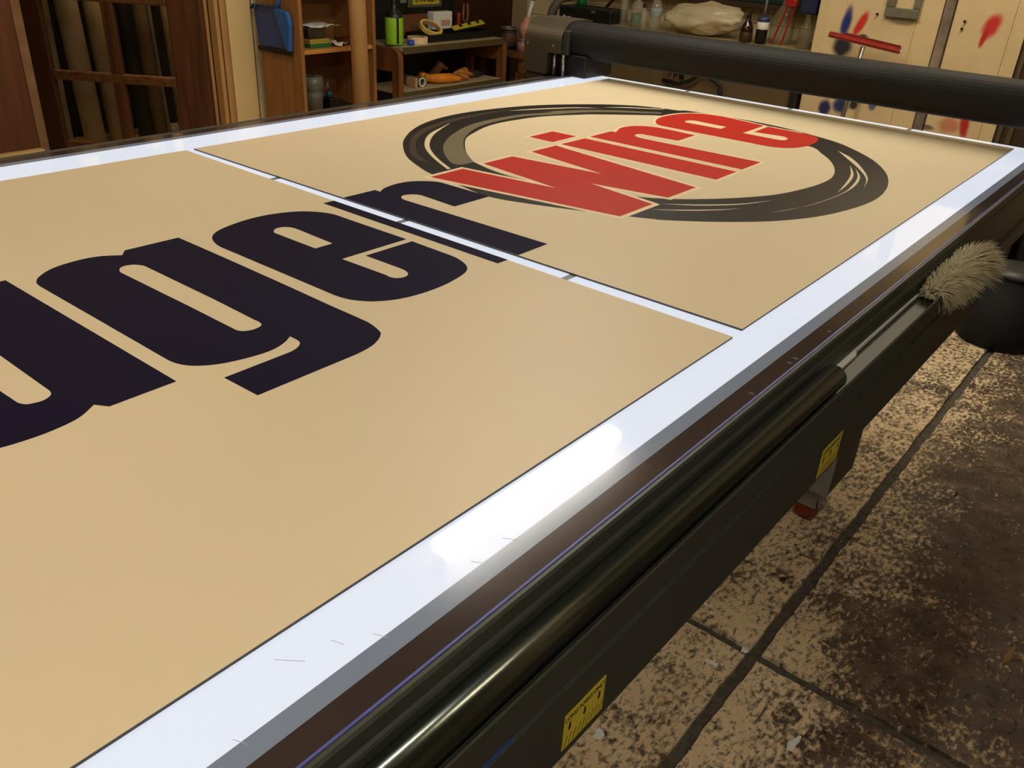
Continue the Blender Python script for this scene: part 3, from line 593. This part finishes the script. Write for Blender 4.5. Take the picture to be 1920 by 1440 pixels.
# ---------------------------------------------------------------- low trolley with two shelves
K = thing('wooden_trolley','brown wooden trolley with rounded legs and two pale shelves','trolley',(2.7,3.1,0))
def endframe(x):
    yo0, yo1, zt = 3.0, 3.30, .728
    r = .05
    outer = [(yo0,0)]+[(yo0+r+r*math.cos(a),zt-r+r*math.sin(a)) for a in [PI-PI/2*i/8 for i in range(9)]]+[(yo1-r+r*math.cos(a),zt-r+r*math.sin(a)) for a in [PI/2-PI/2*i/8 for i in range(9)]]+[(yo1,0)]
    inner = [(yo1-.05,0),(yo1-.05,zt-.10),(yo1-.07,zt-.115),(yo0+.07,zt-.115),(yo0+.05,zt-.10),(yo0+.05,0)]
    link('end_frame', prism(outer+inner, x, x+.035), M['beech'], K, bevel=.003)
endframe(2.285); endframe(3.125)
for z0, z1, a, b_ in ((.715,.737,2.30,3.17),(.497,.515,2.321,3.124)):
    s_ = link('shelf', box(a if z0<.6 else 2.3205,b_ if z0<.6 else 3.1245,3.004,3.296,z0,z1), M['ply'], K, bevel=.001)
    link('edge_strip', box(2.3205,3.1245,2.998,3.0035,z0-.012,z1-.001), mat('dark_olive_edge',(84,72,44),.4), s_)
link('apron', box(2.3205,3.1245,3.01,3.03,.42,.494), M['darkw'], K)
# on the top shelf
ZR = .7375
t = thing('spray_bottle','black bottle with a wide lime green label on the trolley','bottle',(2.352,3.10,ZR))
link('bottle_body', lathe([(.045,0),(.047,.01),(.047,.135),(.042,.15),(.018,.175),(.014,.20),(.014,.26)],28,c=(2.352,3.10,ZR)), M['blackp'], t, smooth=True)
link('label_band', lathe([(.0474,.004),(.0478,.005),(.0478,.132),(.0474,.133)],40,c=(2.352,3.10,ZR)), M['lime'], t, smooth=True)
link('label_stripe', obox((2.352-.0175,3.10-.0455,ZR+.072),(.011,.0045,.122),math.radians(-21)), M['ink'], t)
link('trigger', obox((2.40,3.08,ZR+.21),(.05,.012,.02),.3), M['zinc'], t, bevel=.003)
def taperoll(c, ro, ri, h, m, label, Mx=None):
    t_ = thing('tape_roll', label, 'tape', c)
    Mx = Matrix.Translation(c) @ (Mx or Matrix())
    link('tape', annulus(ro, ri+.003, 0, h, 36, M=Mx), m, t_, bevel=.001); link('core_ring', annulus(ri+.0029, ri, 0, h, 36, M=Mx), M['card'], t_)
taperoll((2.497,3.075,ZR+.0005), .055, .038, .034, M['tape'], 'thick cream masking tape roll lying flat on the trolley')
tag(link('blue_stopper', lathe([(.016,0),(.018,.004),(.017,.022),(.012,.024)],20,c=(2.415,3.04,ZR+.001)), M['blue'], smooth=True), 'small round blue stopper beside the cream tape roll', 'stopper')
t = thing('tool_tray','long low black tray of oddments on the trolley','tray',(2.83,3.15,ZR))
bm = box(2.57,3.10,3.06,3.24,ZR+.001,ZR+.006); box(2.57,3.10,3.06,3.064,ZR+.006,ZR+.038,bm); box(2.57,3.10,3.236,3.24,ZR+.006,ZR+.038,bm); box(2.57,2.574,3.064,3.236,ZR+.006,ZR+.038,bm); box(3.096,3.10,3.064,3.236,ZR+.006,ZR+.038,bm)
link('tray_shell', bm, M['blackp'], t, bevel=.001)
taperoll((2.665,3.145,ZR+.052), .066, .050, .022, mat('yellow_tape',(226,196,92),.5), 'yellowish tape ring propped in the black tray', Matrix.Rotation(math.radians(28),4,'X'))
tag(link('brown_card', obox((2.66,3.265,ZR+.065),(.20,.012,.11),.05,rx=.12), mat('brown_board',(116,72,34),.8), bevel=.001), 'brown card standing behind the tape ring', 'card')
t = thing('white_carton','white carton with a faded pink label behind the black tray','carton',(2.87,3.27,ZR))
link('carton_body', obox((2.875,3.272,ZR+.0635),(.15,.05,.125),-.03), M['paper'], t, bevel=.002)
link('carton_label', obox((2.895,3.2455,ZR+.068),(.07,.002,.03),-.03), mat('faded_pink',(196,150,130),.6), t)
tag(link('white_eraser', obox((2.82,3.09,ZR+.0175),(.045,.02,.022),.1), M['paper'], bevel=.003), 'small white block lying in the black tray', 'block')
t = thing('hazard_tape_strip','bright yellow strip with black marks lying across the tray','strip',(2.98,3.14,ZR+.06))
link('strip_body', obox((2.965,3.135,ZR+.062),(.27,.035,.006),.04,rx=.5,ry=-.08), M['yellow'], t, bevel=.001)
for k in range(3): link('black_mark', obox((2.895+k*.075,3.128+k*.003,ZR+.0625+k*.006+.0035),(.018,.018,.002),.04,rx=.5,ry=-.08), M['ink'], t)
sheet('coloured_wrapper',(2.965,3.16,ZR+.042),(.20,.055),mat('blue_green_wrapper',(60,90,70),.3,0,.5,14),'shiny blue and green wrapper under the yellow strip','wrapper',8,.012)
tag(link('red_cap_bottle', lathe([(.014,0),(.016,.05),(.012,.07),(.013,.10),(.010,.115)],18,c=(3.03,3.27,ZR+.0005)), M['redpl'], smooth=True), 'small red bottle at the right of the trolley top', 'bottle')
t = thing('pliers','pliers standing with open dark handles at the trolley corner','pliers',(3.09,3.22,ZR))
for s_ in (-1,1): link('handle', tube([(3.09,3.27,ZR+.04),(3.09+s_*.022,3.27,ZR+.09),(3.09+s_*.016,3.27,ZR+.16)],[.006,.007,.005],10), M['tan'], t, smooth=True)
link('jaws', obox((3.09,3.27,ZR+.021),(.02,.012,.04)), M['steel'], t, bevel=.003)
# toolbox behind
t = thing('toolbox','big black toolbox with a yellow name label behind the trolley','toolbox',(2.78,3.38,0))
link('box_body', box(2.40,3.05,3.312,3.44,.0,1.12), M['blackp'], t, bevel=.008)
link('latch_plate', box(2.655,2.925,3.305,3.3115,.885,.98), mat('grey_green_plate',(96,98,80),.3,.3), t, bevel=.003)
lb = link('name_label', box(2.69,2.90,3.302,3.3048,.900,.965), M['yellow'], t, bevel=.001)
text('STANLEY', .042, M['ink'], Matrix.Translation((2.795,3.3012,.926)) @ Matrix.Rotation(PI/2,4,'X'), 'lettering', lb, 1.02, .0012)
bx('dark_cupboard',3.06,3.60,3.33,3.44,0,1.7,wood('very_dark_red',(40,18,8),(58,28,12)),'dark red-brown cupboard standing against the back wall','cupboard')
# lower shelf
ZL = .5155
t = thing('white_pipe','short white tube lying end-on on the lower trolley shelf','pipe',(2.50,3.12,ZL))
link('pipe_wall', annulus(.024,.018,0,.13,28,M=Matrix.Translation((2.515,3.06,ZL+.025)) @ Matrix.Rotation(-PI/2,4,'X')), M['pvc'], t)
link('pipe_rim', annulus(.0245,.018,0,.004,28,M=Matrix.Translation((2.515,3.0555,ZL+.025)) @ Matrix.Rotation(-PI/2,4,'X')), M['white'], t)
bx('pale_block',2.455,2.475,3.05,3.12,ZL+.0005,ZL+.05,M['card'],'small pale block beside the white tube','block')
tag(link('yellow_clip', tube([(2.548,3.07,ZL+.006),(2.562,3.07,ZL+.03),(2.556,3.07,ZL+.052),(2.566,3.08,ZL+.055)],.006,8), mat('dull_yellow',(150,130,40),.5), smooth=True), 'dull yellow clip beside the white tube', 'clip')
def blob(name, chains, m, label, cat, group=None, parts=None):
    bm = bmesh.new()
    for pts_, rs in chains: tube(pts_, rs, 14, bm)
    o = link(name, bm, m, smooth=True)
    return tag(o, label, cat, group) if label else o
blob('work_glove', [([(2.60,3.13,ZL+.03),(2.66,3.08,ZL+.028),(2.74,3.06,ZL+.027),(2.80,3.07,ZL+.025)],[.018,.026,.026,.010]),
  ([(2.72,3.06,ZL+.024),(2.79,3.045,ZL+.02),(2.825,3.05,ZL+.016)],[.02,.015,.008]),([(2.62,3.11,ZL+.03),(2.60,3.15,ZL+.045),(2.60,3.18,ZL+.035)],[.02,.016,.008]),
  ([(2.70,3.08,ZL+.03),(2.77,3.09,ZL+.03),(2.82,3.09,ZL+.02)],[.02,.014,.008])], M['orange'], 'orange leather work glove at the left of the glove heap', 'glove', 'gloves on the lower trolley shelf')
blob('work_glove', [([(2.835,3.12,ZL+.030),(2.88,3.11,ZL+.036),(2.93,3.12,ZL+.040),(2.98,3.15,ZL+.03)],[.012,.022,.022,.01]),
  ([(2.88,3.11,ZL+.04),(2.93,3.09,ZL+.03),(2.98,3.10,ZL+.014)],[.016,.013,.008]),([(2.85,3.10,ZL+.030),(2.87,3.06,ZL+.022),(2.89,3.05,ZL+.012)],[.016,.012,.008])], mat('dull_orange',(176,112,40),.7,0,.2,25), 'dull orange glove draped to the right in the glove heap', 'glove', 'gloves on the lower trolley shelf')
blob('work_glove', [([(2.70,3.17,ZL+.03),(2.745,3.15,ZL+.075),(2.74,3.14,ZL+.10)],[.022,.024,.016]),([(2.72,3.16,ZL+.06),(2.77,3.14,ZL+.075),(2.79,3.13,ZL+.06)],[.012,.011,.007])], M['tan'], 'tan leather glove standing upright behind the orange gloves', 'glove', 'gloves on the lower trolley shelf')
blob('brown_rag', [([(2.95,3.12,ZL+.015),(3.02,3.11,ZL+.02),(3.09,3.13,ZL+.012)],[.010,.019,.010])], M['darkc'], 'dark crumpled rag at the right of the lower shelf', 'rag')
# ---------------------------------------------------------------- desk corner with cans
t = thing('corner_desk','brown wooden desk corner between the trolley and the gantry','desk',(3.5,3.1,0))
link('desk_top', box(3.20,3.88,2.92,3.32,.625,.650), M['dwoodx'], t, bevel=.003)
link('desk_apron', box(3.24,3.87,2.95,2.975,.54,.624), M['dwoodx'], t)
for x,y in ((3.24,2.95),(3.83,2.95),(3.24,3.27),(3.83,3.27)): link('desk_leg', box(x,x+.045,y,y+.045,0,.6245 if y>3 else .539), M['dwood'], t)
def can(name, c, r, h, m, label, bandm=None, cat='can'):
    t_ = thing(name, label, cat, c)
    link('can_body', lathe([(r,0),(r,h),(r*.93,h)],28,c=c), m, t_, smooth=False)
    for p in t_.children[0].data.polygons: p.use_smooth = len(p.vertices) == 4
    link('rim', annulus(r*1.03,r*.93,h-.002,h+.006,28,M=Matrix.Translation(c)), M['steel'], t_)
    if bandm: link('can_label', lathe([(r*1.004,h*.15),(r*1.012,h*.16),(r*1.012,h*.8),(r*1.004,h*.81)],28,c=c), bandm, t_, smooth=True)
can('paint_can',(3.34,3.14,.6505),.052,.115,M['ink'],'dark paint can with a torn label on the desk corner',mat('worn_brown_label',(78,48,32),.5,0,.5,20))
can('paint_can',(3.33,3.01,.6505),.042,.058,mat('red_white_tin',(150,110,96),.4,0,.5,22),'low red and white tin in front of the dark paint can')
t = thing('pink_bottle','round pink bottle with a yellow foot and a brush in it','bottle',(3.46,3.10,.6505))
link('bottle_body', lathe([(.026,0),(.028,.05),(.034,.065),(.046,.09),(.048,.115),(.040,.14),(.024,.155),(.024,.170),(.019,.175),(.019,.165)],28,c=(3.46,3.10,.6505)), M['pink'], t, smooth=True)
link('foot_label', lathe([(.0285,.004),(.029,.005),(.029,.048),(.0285,.05)],24,c=(3.46,3.10,.6505)), M['yellow'], t, smooth=True)
t = thing('paint_brush','white-handled brush standing in the pink bottle','brush',(3.46,3.10,.82))
link('handle', tube([(3.462,3.10,.80),(3.50,3.095,.915)],[.010,.013],12), M['white'], t, smooth=True)
link('brush_tip', tube([(3.501,3.095,.918),(3.512,3.094,.95)],[.013,.011],12), M['teal'], t, smooth=True)
t = link('tangled_wire', tube([(3.30+.02*k, 2.945+.006*math.sin(k*1.9), .656+.003*math.sin(k*2.7)+.003) for k in range(9)],.004,8), M['white'], smooth=True); tag(t,'loose white wire along the front edge of the desk','wire')
# ---------------------------------------------------------------- washing counter on the far wall
t = thing('work_counter','long counter on the far wall behind the gantry beam','counter',(3.65,2.1,0))
link('worktop', box(3.44,3.89,1.335,2.90,.80,.838), mat('speckled_cream_top',(176,156,108),.35,0,.2,60), t, bevel=.003)
link('front_panel', box(3.47,3.50,1.345,2.89,.0,.799), mat('dull_brown_front',(98,80,52),.5,0,.08,4), t)
link('dark_end', box(3.445,3.469,1.335,1.365,.0,.799), M['black'], t)
ZC = .8385
bx('wall_shelf',3.76,3.895,1.33,3.1,.985,1.010,M['darkw'],'dark wooden wall shelf above the bottles','shelf')
bx('wall_rack',3.80,3.895,1.45,2.0,1.0105,1.10,mat('dark_green',(18,48,32),.5),'green crate on the wall shelf','crate')
bx('blue_cloth_bag',3.55,3.70,1.355,1.44,1.0,1.25,mat('navy_cloth',(30,36,70),.8),'dark blue bag hanging by the edge of the board','bag',None,.01)
def bottle(name, c, prof, m, label, extras=(), cat='bottle'):
    t_ = thing(name, label, cat, c); link('bottle_body', lathe(prof,28,c=c), m, t_, smooth=True)
    for nm, pr_, mm_ in extras: link(nm, lathe(pr_,28,c=c), mm_, t_, smooth=True)
    return t_
pl = glass('clear_bottle', (190,184,158), .08, .35); gg = glass('clear_jar', (150,144,116), .05, .35)
bottle('spray_bottle',(3.56,2.385,ZC),[(.035,0),(.036,.01),(.036,.10),(.030,.125),(.013,.14),(.013,.155)],pl,'clear spray bottle with white nozzle and green liquid on the counter',
  [('liquid',[(.033,.003),(.033,.075)],M['green']),('nozzle',[(.012,.156),(.016,.165),(.010,.20),(.006,.215)],M['white'])])
bottle('jar_bottle',(3.60,2.50,ZC),[(.024,0),(.024,.16),(.018,.18),(.012,.20)],pl,'narrow clear bottle left of the spray bottle')
bottle('water_bottle',(3.56,2.265,ZC),[(.032,0),(.034,.012),(.034,.05),(.031,.06),(.034,.07),(.034,.11),(.025,.14),(.013,.155),(.013,.165)],pl,'clear drink bottle with a black cap on the counter',
  [('cap',[(.015,.166),(.0155,.168),(.0155,.186),(.013,.188)],M['blackp']),('bottle_label',[(.0345,.072),(.035,.073),(.035,.108),(.0345,.11)],mat('pale_blue_label',(150,160,158),.5,0,.3,40))])
bottle('small_bottle',(3.50,2.305,ZC),[(.017,0),(.017,.09),(.009,.11)],pl,'small clear bottle with a dark cap beside the drink bottle',[('cap',[(.010,.111),(.011,.113),(.011,.130)],M['blackp'])])
# plastic bag: lumpy pillow
bm = bmesh.new(); bmesh.ops.create_icosphere(bm, subdivisions=4, radius=1); rr_ = random.Random(5)
from mathutils import noise as mn
for v in bm.verts:
    p = v.co.copy(); k = 1+.20*mn.noise(p*2.1+Vector((3,1,7)))+.16*abs(mn.noise(p*4.5))+.06*mn.noise(p*11)
    v.co = Vector((3.60+p.x*.13*k, 1.975+p.y*.235*k*(1-.25*max(0,-p.z)), ZC+.078+p.z*.080*k))
    if v.co.z < ZC+.002: v.co.z = ZC+.002
o = tag(link('plastic_bag', bm, M['bag'], smooth=True), 'bulging white plastic bag lying on the counter', 'bag')
bottle('beer_bottle',(3.52,1.690,ZC),[(.030,0),(.032,.006),(.032,.065),(.026,.085),(.014,.105),(.0125,.145),(.0145,.147),(.0145,.158)],M['amber'],'dark brown beer bottle right of the plastic bag',[('bottle_label',[(.0323,.01),(.0328,.011),(.0328,.05),(.0323,.051)],mat('dark_label',(60,42,26),.5))])
bottle('glue_bottle',(3.54,1.615,ZC),[(.028,0),(.029,.06),(.029,.105)],M['blackp'],'bottle with white and blue bands beside the beer bottle',
  [('white_band',[(.0295,.070),(.030,.071),(.030,.105)],M['white']),('blue_band',[(.0300,.106),(.031,.107),(.031,.128),(.026,.130)],mat('blue_band',(52,66,110),.4)),('stem',[(.006,.131),(.006,.20),(.008,.24)],M['zinc'])])
bottle('demijohn',(3.64,1.535,ZC),[(.062,0),(.066,.02),(.066,.08),(.060,.12),(.040,.16),(.022,.185),(.018,.21)],gg,'cloudy glass demijohn between the red clamp legs','', 'jar') if 0 else bottle('demijohn',(3.66,1.560,ZC),[(.058,0),(.062,.02),(.062,.08),(.056,.12),(.038,.16),(.020,.185),(.018,.21)],gg,'cloudy glass demijohn behind the red clamp legs')
t = thing('red_clamp','red two-legged clamp standing in front of the demijohn','clamp',(3.55,1.49,ZC))
link('clamp_leg', tube([(3.55,1.555,ZC+.004),(3.55,1.505,ZC+.19)],.0055,8), M['redpl'], t); link('clamp_leg', tube([(3.55,1.505,ZC+.004),(3.55,1.468,ZC+.19)],.0055,8), M['redpl'], t)
link('clamp_head', obox((3.55,1.488,ZC+.205),(.03,.06,.035)), M['redpl'], t, bevel=.006)
bottle('glass_flask',(3.56,1.390,ZC),[(.036,0),(.040,.008),(.038,.07),(.030,.105),(.016,.13),(.014,.155),(.018,.16)],glass('flask_glass',(120,112,84),.03,.45),'clear round glass flask at the right end of the counter')
t = thing('drill_case','black tool case on the counter behind the gantry housing','case',(3.6,2.7,ZC))
link('case_body', box(3.50,3.68,2.52,2.895,ZC+.001,ZC+.075), M['blackp'], t, bevel=.012); link('latch', box(3.494,3.4995,2.63,2.655,ZC+.05,ZC+.065), M['steel'], t)
bottle('green_bottle',(3.60,2.80,ZC+.0765),[(.03,0),(.032,.03),(.030,.08),(.014,.10)],M['green'],'dark green bottle on the black tool case')
tag(link('hammer_handle', tube([(3.56,2.60,ZC+.0845),(3.56,2.49,ZC+.19)],[.008,.012],10), mat('dark_red_handle',(66,38,28),.5), smooth=True), 'dark handle leaning on the black tool case', 'handle')
hp = [(3.30,3.05-.0,.66)]
tag(link('vacuum_hose', tube([(3.58,3.02,.675),(3.575,3.015,.80),(3.575,2.99,.88),(3.60,2.96,.935),(3.66,2.93,.955),(3.76,2.91,.955)],.028,16), M['hose'], smooth=True), 'grey ribbed hose curving up behind the gantry housing', 'hose')
sheet('crumpled_tissue',(3.46,2.84,ZC+.003),(.06,.09),M['paper'],'crumpled tissue at the front of the counter','tissue',9,.014)
# oddments under the counter front
blob('black_cable', [([(3.44,2.10,.60),(3.43,1.99,.595),(3.43,1.93,.62),(3.43,1.87,.665),(3.43,1.82,.655),(3.43,1.78,.64),(3.43,1.745,.62),(3.43,1.74,.56),(3.43,1.73,.3),(3.43,1.74,.02)],.011)], M['black'], 'thick black cable looped against the counter front', 'cable')
t = thing('hanging_tool','small tool with a blue head hanging on the counter front','tool',(3.44,2.05,.6))
link('tool_head', box(3.435,3.468,2.02,2.075,.650,.676), M['teal'], t, bevel=.003); link('tool_shaft', tube([(3.45,2.05,.650),(3.45,2.052,.612)],.006,8), M['tan'], t)
tag(link('hanging_pouch', tube([(3.445,1.995,.685),(3.445,1.99,.62)],[.017,.012],10), M['black'], smooth=True), 'black pouch hanging beside the blue-headed tool', 'pouch')
# ---------------------------------------------------------------- sprayed boards on the right
m, nt, b = nodes('sprayed_cream_board'); N = nt.nodes; Lk = nt.links.new
tc = N.new('ShaderNodeTexCoord'); sep = N.new('ShaderNodeSeparateXYZ'); Lk(tc.outputs['Object'], sep.inputs[0])
base = ramp(noise(5, 5), [(.3,(206,182,136)),(.7,(222,198,150))])
wob_ = math_('MULTIPLY', math_('SUBTRACT', noise(18, 5), .5), 1.1)
def spray(col, cy, cz, ry, rz, ang, c, soft=.75):
    """a cloud of paint of its own shape"""
    dy = math_('SUBTRACT', sep.outputs[1], cy); dz = math_('SUBTRACT', sep.outputs[2], cz); ca_, sa = math.cos(ang), math.sin(ang)
    u = math_('ADD', math_('MULTIPLY', dy, ca_/ry), math_('MULTIPLY', dz, sa/ry)); v = math_('ADD', math_('MULTIPLY', dy, -sa/rz), math_('MULTIPLY', dz, ca_/rz))
    r2 = math_('ADD', math_('ADD', math_('MULTIPLY', u, u), math_('MULTIPLY', v, v)), wob_)
    mr = N.new('ShaderNodeMapRange'); mr.interpolation_type = 'SMOOTHSTEP'; Lk(r2, mr.inputs[0]); mr.inputs[1].default_value = 1+soft; mr.inputs[2].default_value = 1-soft; mr.inputs[3].default_value = 0; mr.inputs[4].default_value = .98
    rgb = N.new('ShaderNodeRGB'); rgb.outputs[0].default_value = (*s2l(c), 1)
    return mix(mr.outputs[0], col, rgb.outputs[0])
c_ = base
for a in ((1.178,.985,.022,.072,.08,(4,30,112)),(1.108,.985,.020,.058,.38,(206,24,12)),(1.172,.878,.046,.048,0,(14,20,42)),(1.085,.930,.024,.014,0,(52,30,30)),
          (.542,1.033,.032,.052,.35,(200,24,24)),(.560,.985,.011,.042,.15,(190,24,22)),(1.195,.585,.030,.042,0,(16,26,92)),(1.115,.610,.040,.038,0,(30,44,110)),(1.055,.622,.020,.024,0,(28,30,36)),(.965,.630,.018,.020,0,(88,98,124)),
          (.535,.615,.020,.060,-.2,(180,24,18)),(.60,.60,.045,.035,0,(198,128,92)),(.70,.575,.04,.012,0,(110,96,70)),(1.16,.70,.05,.05,0,(30,40,90)),(.92,1.02,.07,.02,0,(150,132,92))): c_ = spray(c_, *a)
# narrow scored lines down the boards
Lk(c_, b.inputs['Base Color']); b.inputs['Roughness'].default_value = .55
M['spray'] = m
t = thing('sprayed_board','cream board with blue and red spray marks behind the red squeegee','board',(3.5,1.05,0))
pr = [(3.50,1.322),(3.50,1.275),(3.503,1.274),(3.503,.862),(3.510,.860),(3.510,.850),(3.503,.848),(3.503,.757),(3.53,.757),(3.53,1.322)]
link('board_face', prism(pr,.0,1.9,'z'), M['spray'], t)
t = thing('sprayed_board','cream board with one red spray blotch at the far right','board',(3.5,.55,0))
pr = [(3.502,.704),(3.502,.462),(3.508,.460),(3.508,.452),(3.502,.450),(3.502,.402),(3.53,.402),(3.53,.704)]
link('board_face', prism(pr,.0,1.9,'z'), M['spray'], t)
t = thing('metal_post','worn metal post between the two sprayed boards','post',(3.49,.73,0))
link('post_body', box(3.492,3.515,.7095,.7515,.0,1.9), mat('worn_metal_post',(128,112,98),.5,.2,.7,9), t, bevel=.003)
link('dark_flange', box(3.497,3.515,.7045,.709,.0,1.9), M['darkw'], t); link('dark_flange', box(3.497,3.515,.752,.7565,.0,1.9), M['darkw'], t)
t = thing('cupboard_column','dark tall column right of the sprayed boards','column',(3.55,.3,0))
link('column_face', box(3.49,3.6,.12,.395,0,1.9), M['darkw'], t); link('edge_bead', box(3.478,3.4895,.37,.385,0,1.9), mat('olive_brown',(92,76,46),.5), t); link('edge_bead', box(3.478,3.4895,.325,.345,0,1.9), mat('olive_brown',(92,76,46),.5), t)
bx('dark_crate',3.0,3.4,.12,.42,0,.50,M['darkc'],'dark crate on the floor beyond the far corner of the table','crate')
t = thing('square_bracket_frame','grey square metal frame hung on the sprayed board','frame',(3.49,.93,1.03))
fm = mat('grey_putty_metal',(116,112,92),.5,.2,.15,20)
for y0,y1,z0,z1 in ((.852,1.005,1.030,1.072),(.852,1.005,1.20,1.24),(.965,1.005,1.0725,1.1995),(.852,.882,1.0725,1.1995)): link('frame_bar', box(3.482,3.4985,y0,y1,z0,z1), fm, t, bevel=.004)
for y,z,lab in ((1.039,1.037,'bent nail left of the hanging metal frame'),(.653,1.043,'upper of two nails right of the metal post'),(.657,1.012,'lower of two nails right of the metal post')):
    tag(link('nail', tube([(3.490,y,z),(3.503,y,z)],[.006,.004],8), M['ink']), lab, 'nail')
# red squeegee on a pole leaning at the boards
t = thing('squeegee','red squeegee bar on a silver pole standing before the sprayed board','squeegee',(3.40,1.04,0))
link('bar', tube([(3.38,1.201,.938),(3.38,.864,.902)],.0135,14), M['redpl'], t)
link('serrated_edge', obox((3.386,1.00,.934),(.010,.27,.008),rx=0.107), mat('dark_red_edge',(120,28,20),.5), t)
for y,z in ((1.206,.9385),(.859,.9015)): link('end_screw', tube([(3.38,y-.003,z),(3.38,y+.003,z)],.005,8), M['steel'], t)
link('pole', tube([(3.37,1.030,.902),(3.37,1.050,.60),(3.37,1.06,.0)],.011,12), M['steel'], t, smooth=True)
# ---------------------------------------------------------------- black bin beyond the table
t = thing('black_bin', 'squat black bin with a dark grey lid on the floor past the table end', 'bin', (2.61,.02,0))
link('bin_body', lathe([(.135,0),(.15,.01),(.145,.06),(.105,.27)],40,c=(2.61,.02,0)), mat('matt_black',(9,9,9),.8,0,.1,20), t, smooth=True)
link('lid', lathe([(.104,.2705),(.112,.272),(.112,.285),(.06,.296),(.0,.298)],40,c=(2.61,.02,0)), mat('dark_grey_lid',(62,62,60),.4,0,.05,20), t, smooth=True)
bx('teal_box',3.02,3.22,-.12,.04,.46,.56,M['teal'],'dark teal box standing on a crate behind the bin','box')
bx('black_crate',2.95,3.27,-.16,.08,.0,.459,M['black'],'black crate under the teal box','crate')
sheet('torn_card',(2.80,.14,.003),(.09,.05),mat('pale_yellow_card',(170,150,90),.7),'torn pale yellow card beside the black crate','card',12,.01)
# ---------------------------------------------------------------- litter on the floor
def scrap(name, x, y, pts, m, label, cat='scrap'):
    bm = bmesh.new(); v = [bm.verts.new((x+a/1000, y+b_/1000, .0018+.0016*(i%2))) for i,(a,b_) in enumerate(pts)]
    bm.faces.new(v); bm.normal_update()
    for f in bm.faces:
        if f.normal.z < 0: f.normal_flip()
    o = link(name, bm, m); s_ = o.modifiers.new('th','SOLIDIFY'); s_.thickness = .0006
    return tag(o, label, cat, 'scraps of vinyl and paper on the floor')
pw = mat('white_scrap',(236,236,228),.5)
scrap('paper_scrap',.034,.139,[(-8,-9),(4,-12),(13,-3),(11,7),(2,10),(-3,4),(-13,6),(-14,0)],pw,'crumpled white scrap by the bottom edge of the front rail')
scrap('paper_scrap',.265,-.153,[(-24,6),(-10,11),(6,5),(22,1),(24,-4),(8,-6),(-8,-3),(-22,-3)],pw,'long white sliver lying at the bottom of the picture')
scrap('paper_scrap',.341,.063,[(-7,12),(0,13),(5,6),(4,-12),(-1,-16),(-5,-10),(-8,2)],pw,'white scrap with dark print left of the crossing joints')
scrap('paper_scrap',.419,.024,[(-7,6),(6,8),(8,-4),(1,-9),(-7,-4)],pw,'small square white scrap at the crossing joints')
scrap('paper_scrap',.489,.150,[(-4,8),(5,10),(3,0),(8,-10),(2,-10),(-3,0)],pw,'forked white scrap close under the front rail')
scrap('paper_scrap',.470,.130,[(-3,3),(3,4),(4,-3),(-3,-4)],pw,'tiny white fleck below the forked scrap')
scrap('dark_scrap',.690,.055,[(-12,6),(2,10),(12,3),(8,-5),(-4,-4)],M['darkw'],'dark brown leaf-like scrap on the pale slab')
scrap('dark_scrap',1.36,-.16,[(-22,3),(0,6),(22,4),(12,-2),(-8,-3)],M['ink'],'thin black sliver near the long joint')
scrap('leaf_scrap',.800,-.415,[(-40,6),(-10,10),(25,5),(40,-2),(10,-6),(-20,-4)],mat('dull_tan_leaf',(130,96,66),.7),'dull tan leaf at the right edge of the floor')
rr_ = random.Random(11); bm = bmesh.new()
for k in range(130):
    x, y = rr_.uniform(.0,1.8), rr_.uniform(-.5,.2); s_ = rr_.uniform(.0008,.0022)
    bmesh.ops.create_icosphere(bm, subdivisions=1, radius=s_, matrix=Matrix.Translation((x,y,s_*.8)))
tag(link('floor_crumbs', bm, mat('pale_crumbs',(200,192,180),.6)), 'pale grit scattered over the slabs in front of the table', 'grit', kind='stuff')
# ---------------------------------------------------------------- ceiling lights
def batten(x0, x1, y, col, strength, label, w=.05, zz=2.40):
    t_ = thing('ceiling_light', label, 'light', ((x0+x1)/2,y,zz))
    link('housing', box(x0-.02,x1+.02,y-w*.6,y+w*.6,zz+.03,2.499), M['white'], t_, bevel=.004)
    bm = prism([(y-w,zz+.028),(y+w,zz+.028)]+[(y+w*math.cos(a),zz+.025*(1-math.sin(a))) for a in [PI*i/10 for i in range(1,10)]],x0,x1)
    link('diffuser', bm, emis('lamp_%d' % int((x0+9)*100+y*10), col, strength), t_)

batten(1.3,2.1,4.05,(255,226,180),60,'added unseen strip light brightening the store room behind the door')  # added lamp out of view, brightens the tubes behind the door
batten(.78,1.86,1.243,(255,249,238),L1S,'long strip light above the far sign panel')
batten(-2.2,-1.1,.9,(255,244,226),L2S,'strip light behind the camera on the left')
batten(-1.9,-.8,-1.0,(255,244,226),L3S,'strip light over the aisle beside the camera')
batten(1.75,3.05,.35,(255,240,208),L4S,'strip light beyond the gantry beam')
batten(-.4,.9,2.5,(255,228,178),L5S,'strip light above the shelves and door')
# camera
cam = bpy.data.cameras.new('camera'); co = bpy.data.objects.new('camera', cam); C.objects.link(co)
cam.sensor_width = 36; cam.lens = 1599.464/1920*36; cam.clip_start = .02
R = CAMR
co.matrix_world = Matrix(((R[0][0],-R[1][0],-R[2][0],CAMC[0]),(R[0][1],-R[1][1],-R[2][1],CAMC[1]),(R[0][2],-R[1][2],-R[2][2],CAMC[2]),(0,0,0,1)))
sc = bpy.context.scene; sc.camera = co
w = bpy.data.worlds.new('world'); sc.world = w; w.use_nodes = True
w.node_tree.nodes['Background'].inputs[0].default_value = (.5,.42,.34,1); w.node_tree.nodes['Background'].inputs[1].default_value = .02
sc.view_settings.view_transform = 'Standard'; sc.view_settings.look = 'None'; sc.view_settings.gamma = 1
sc.view_settings.exposure = EXPO; sc.view_settings.use_curve_mapping = False
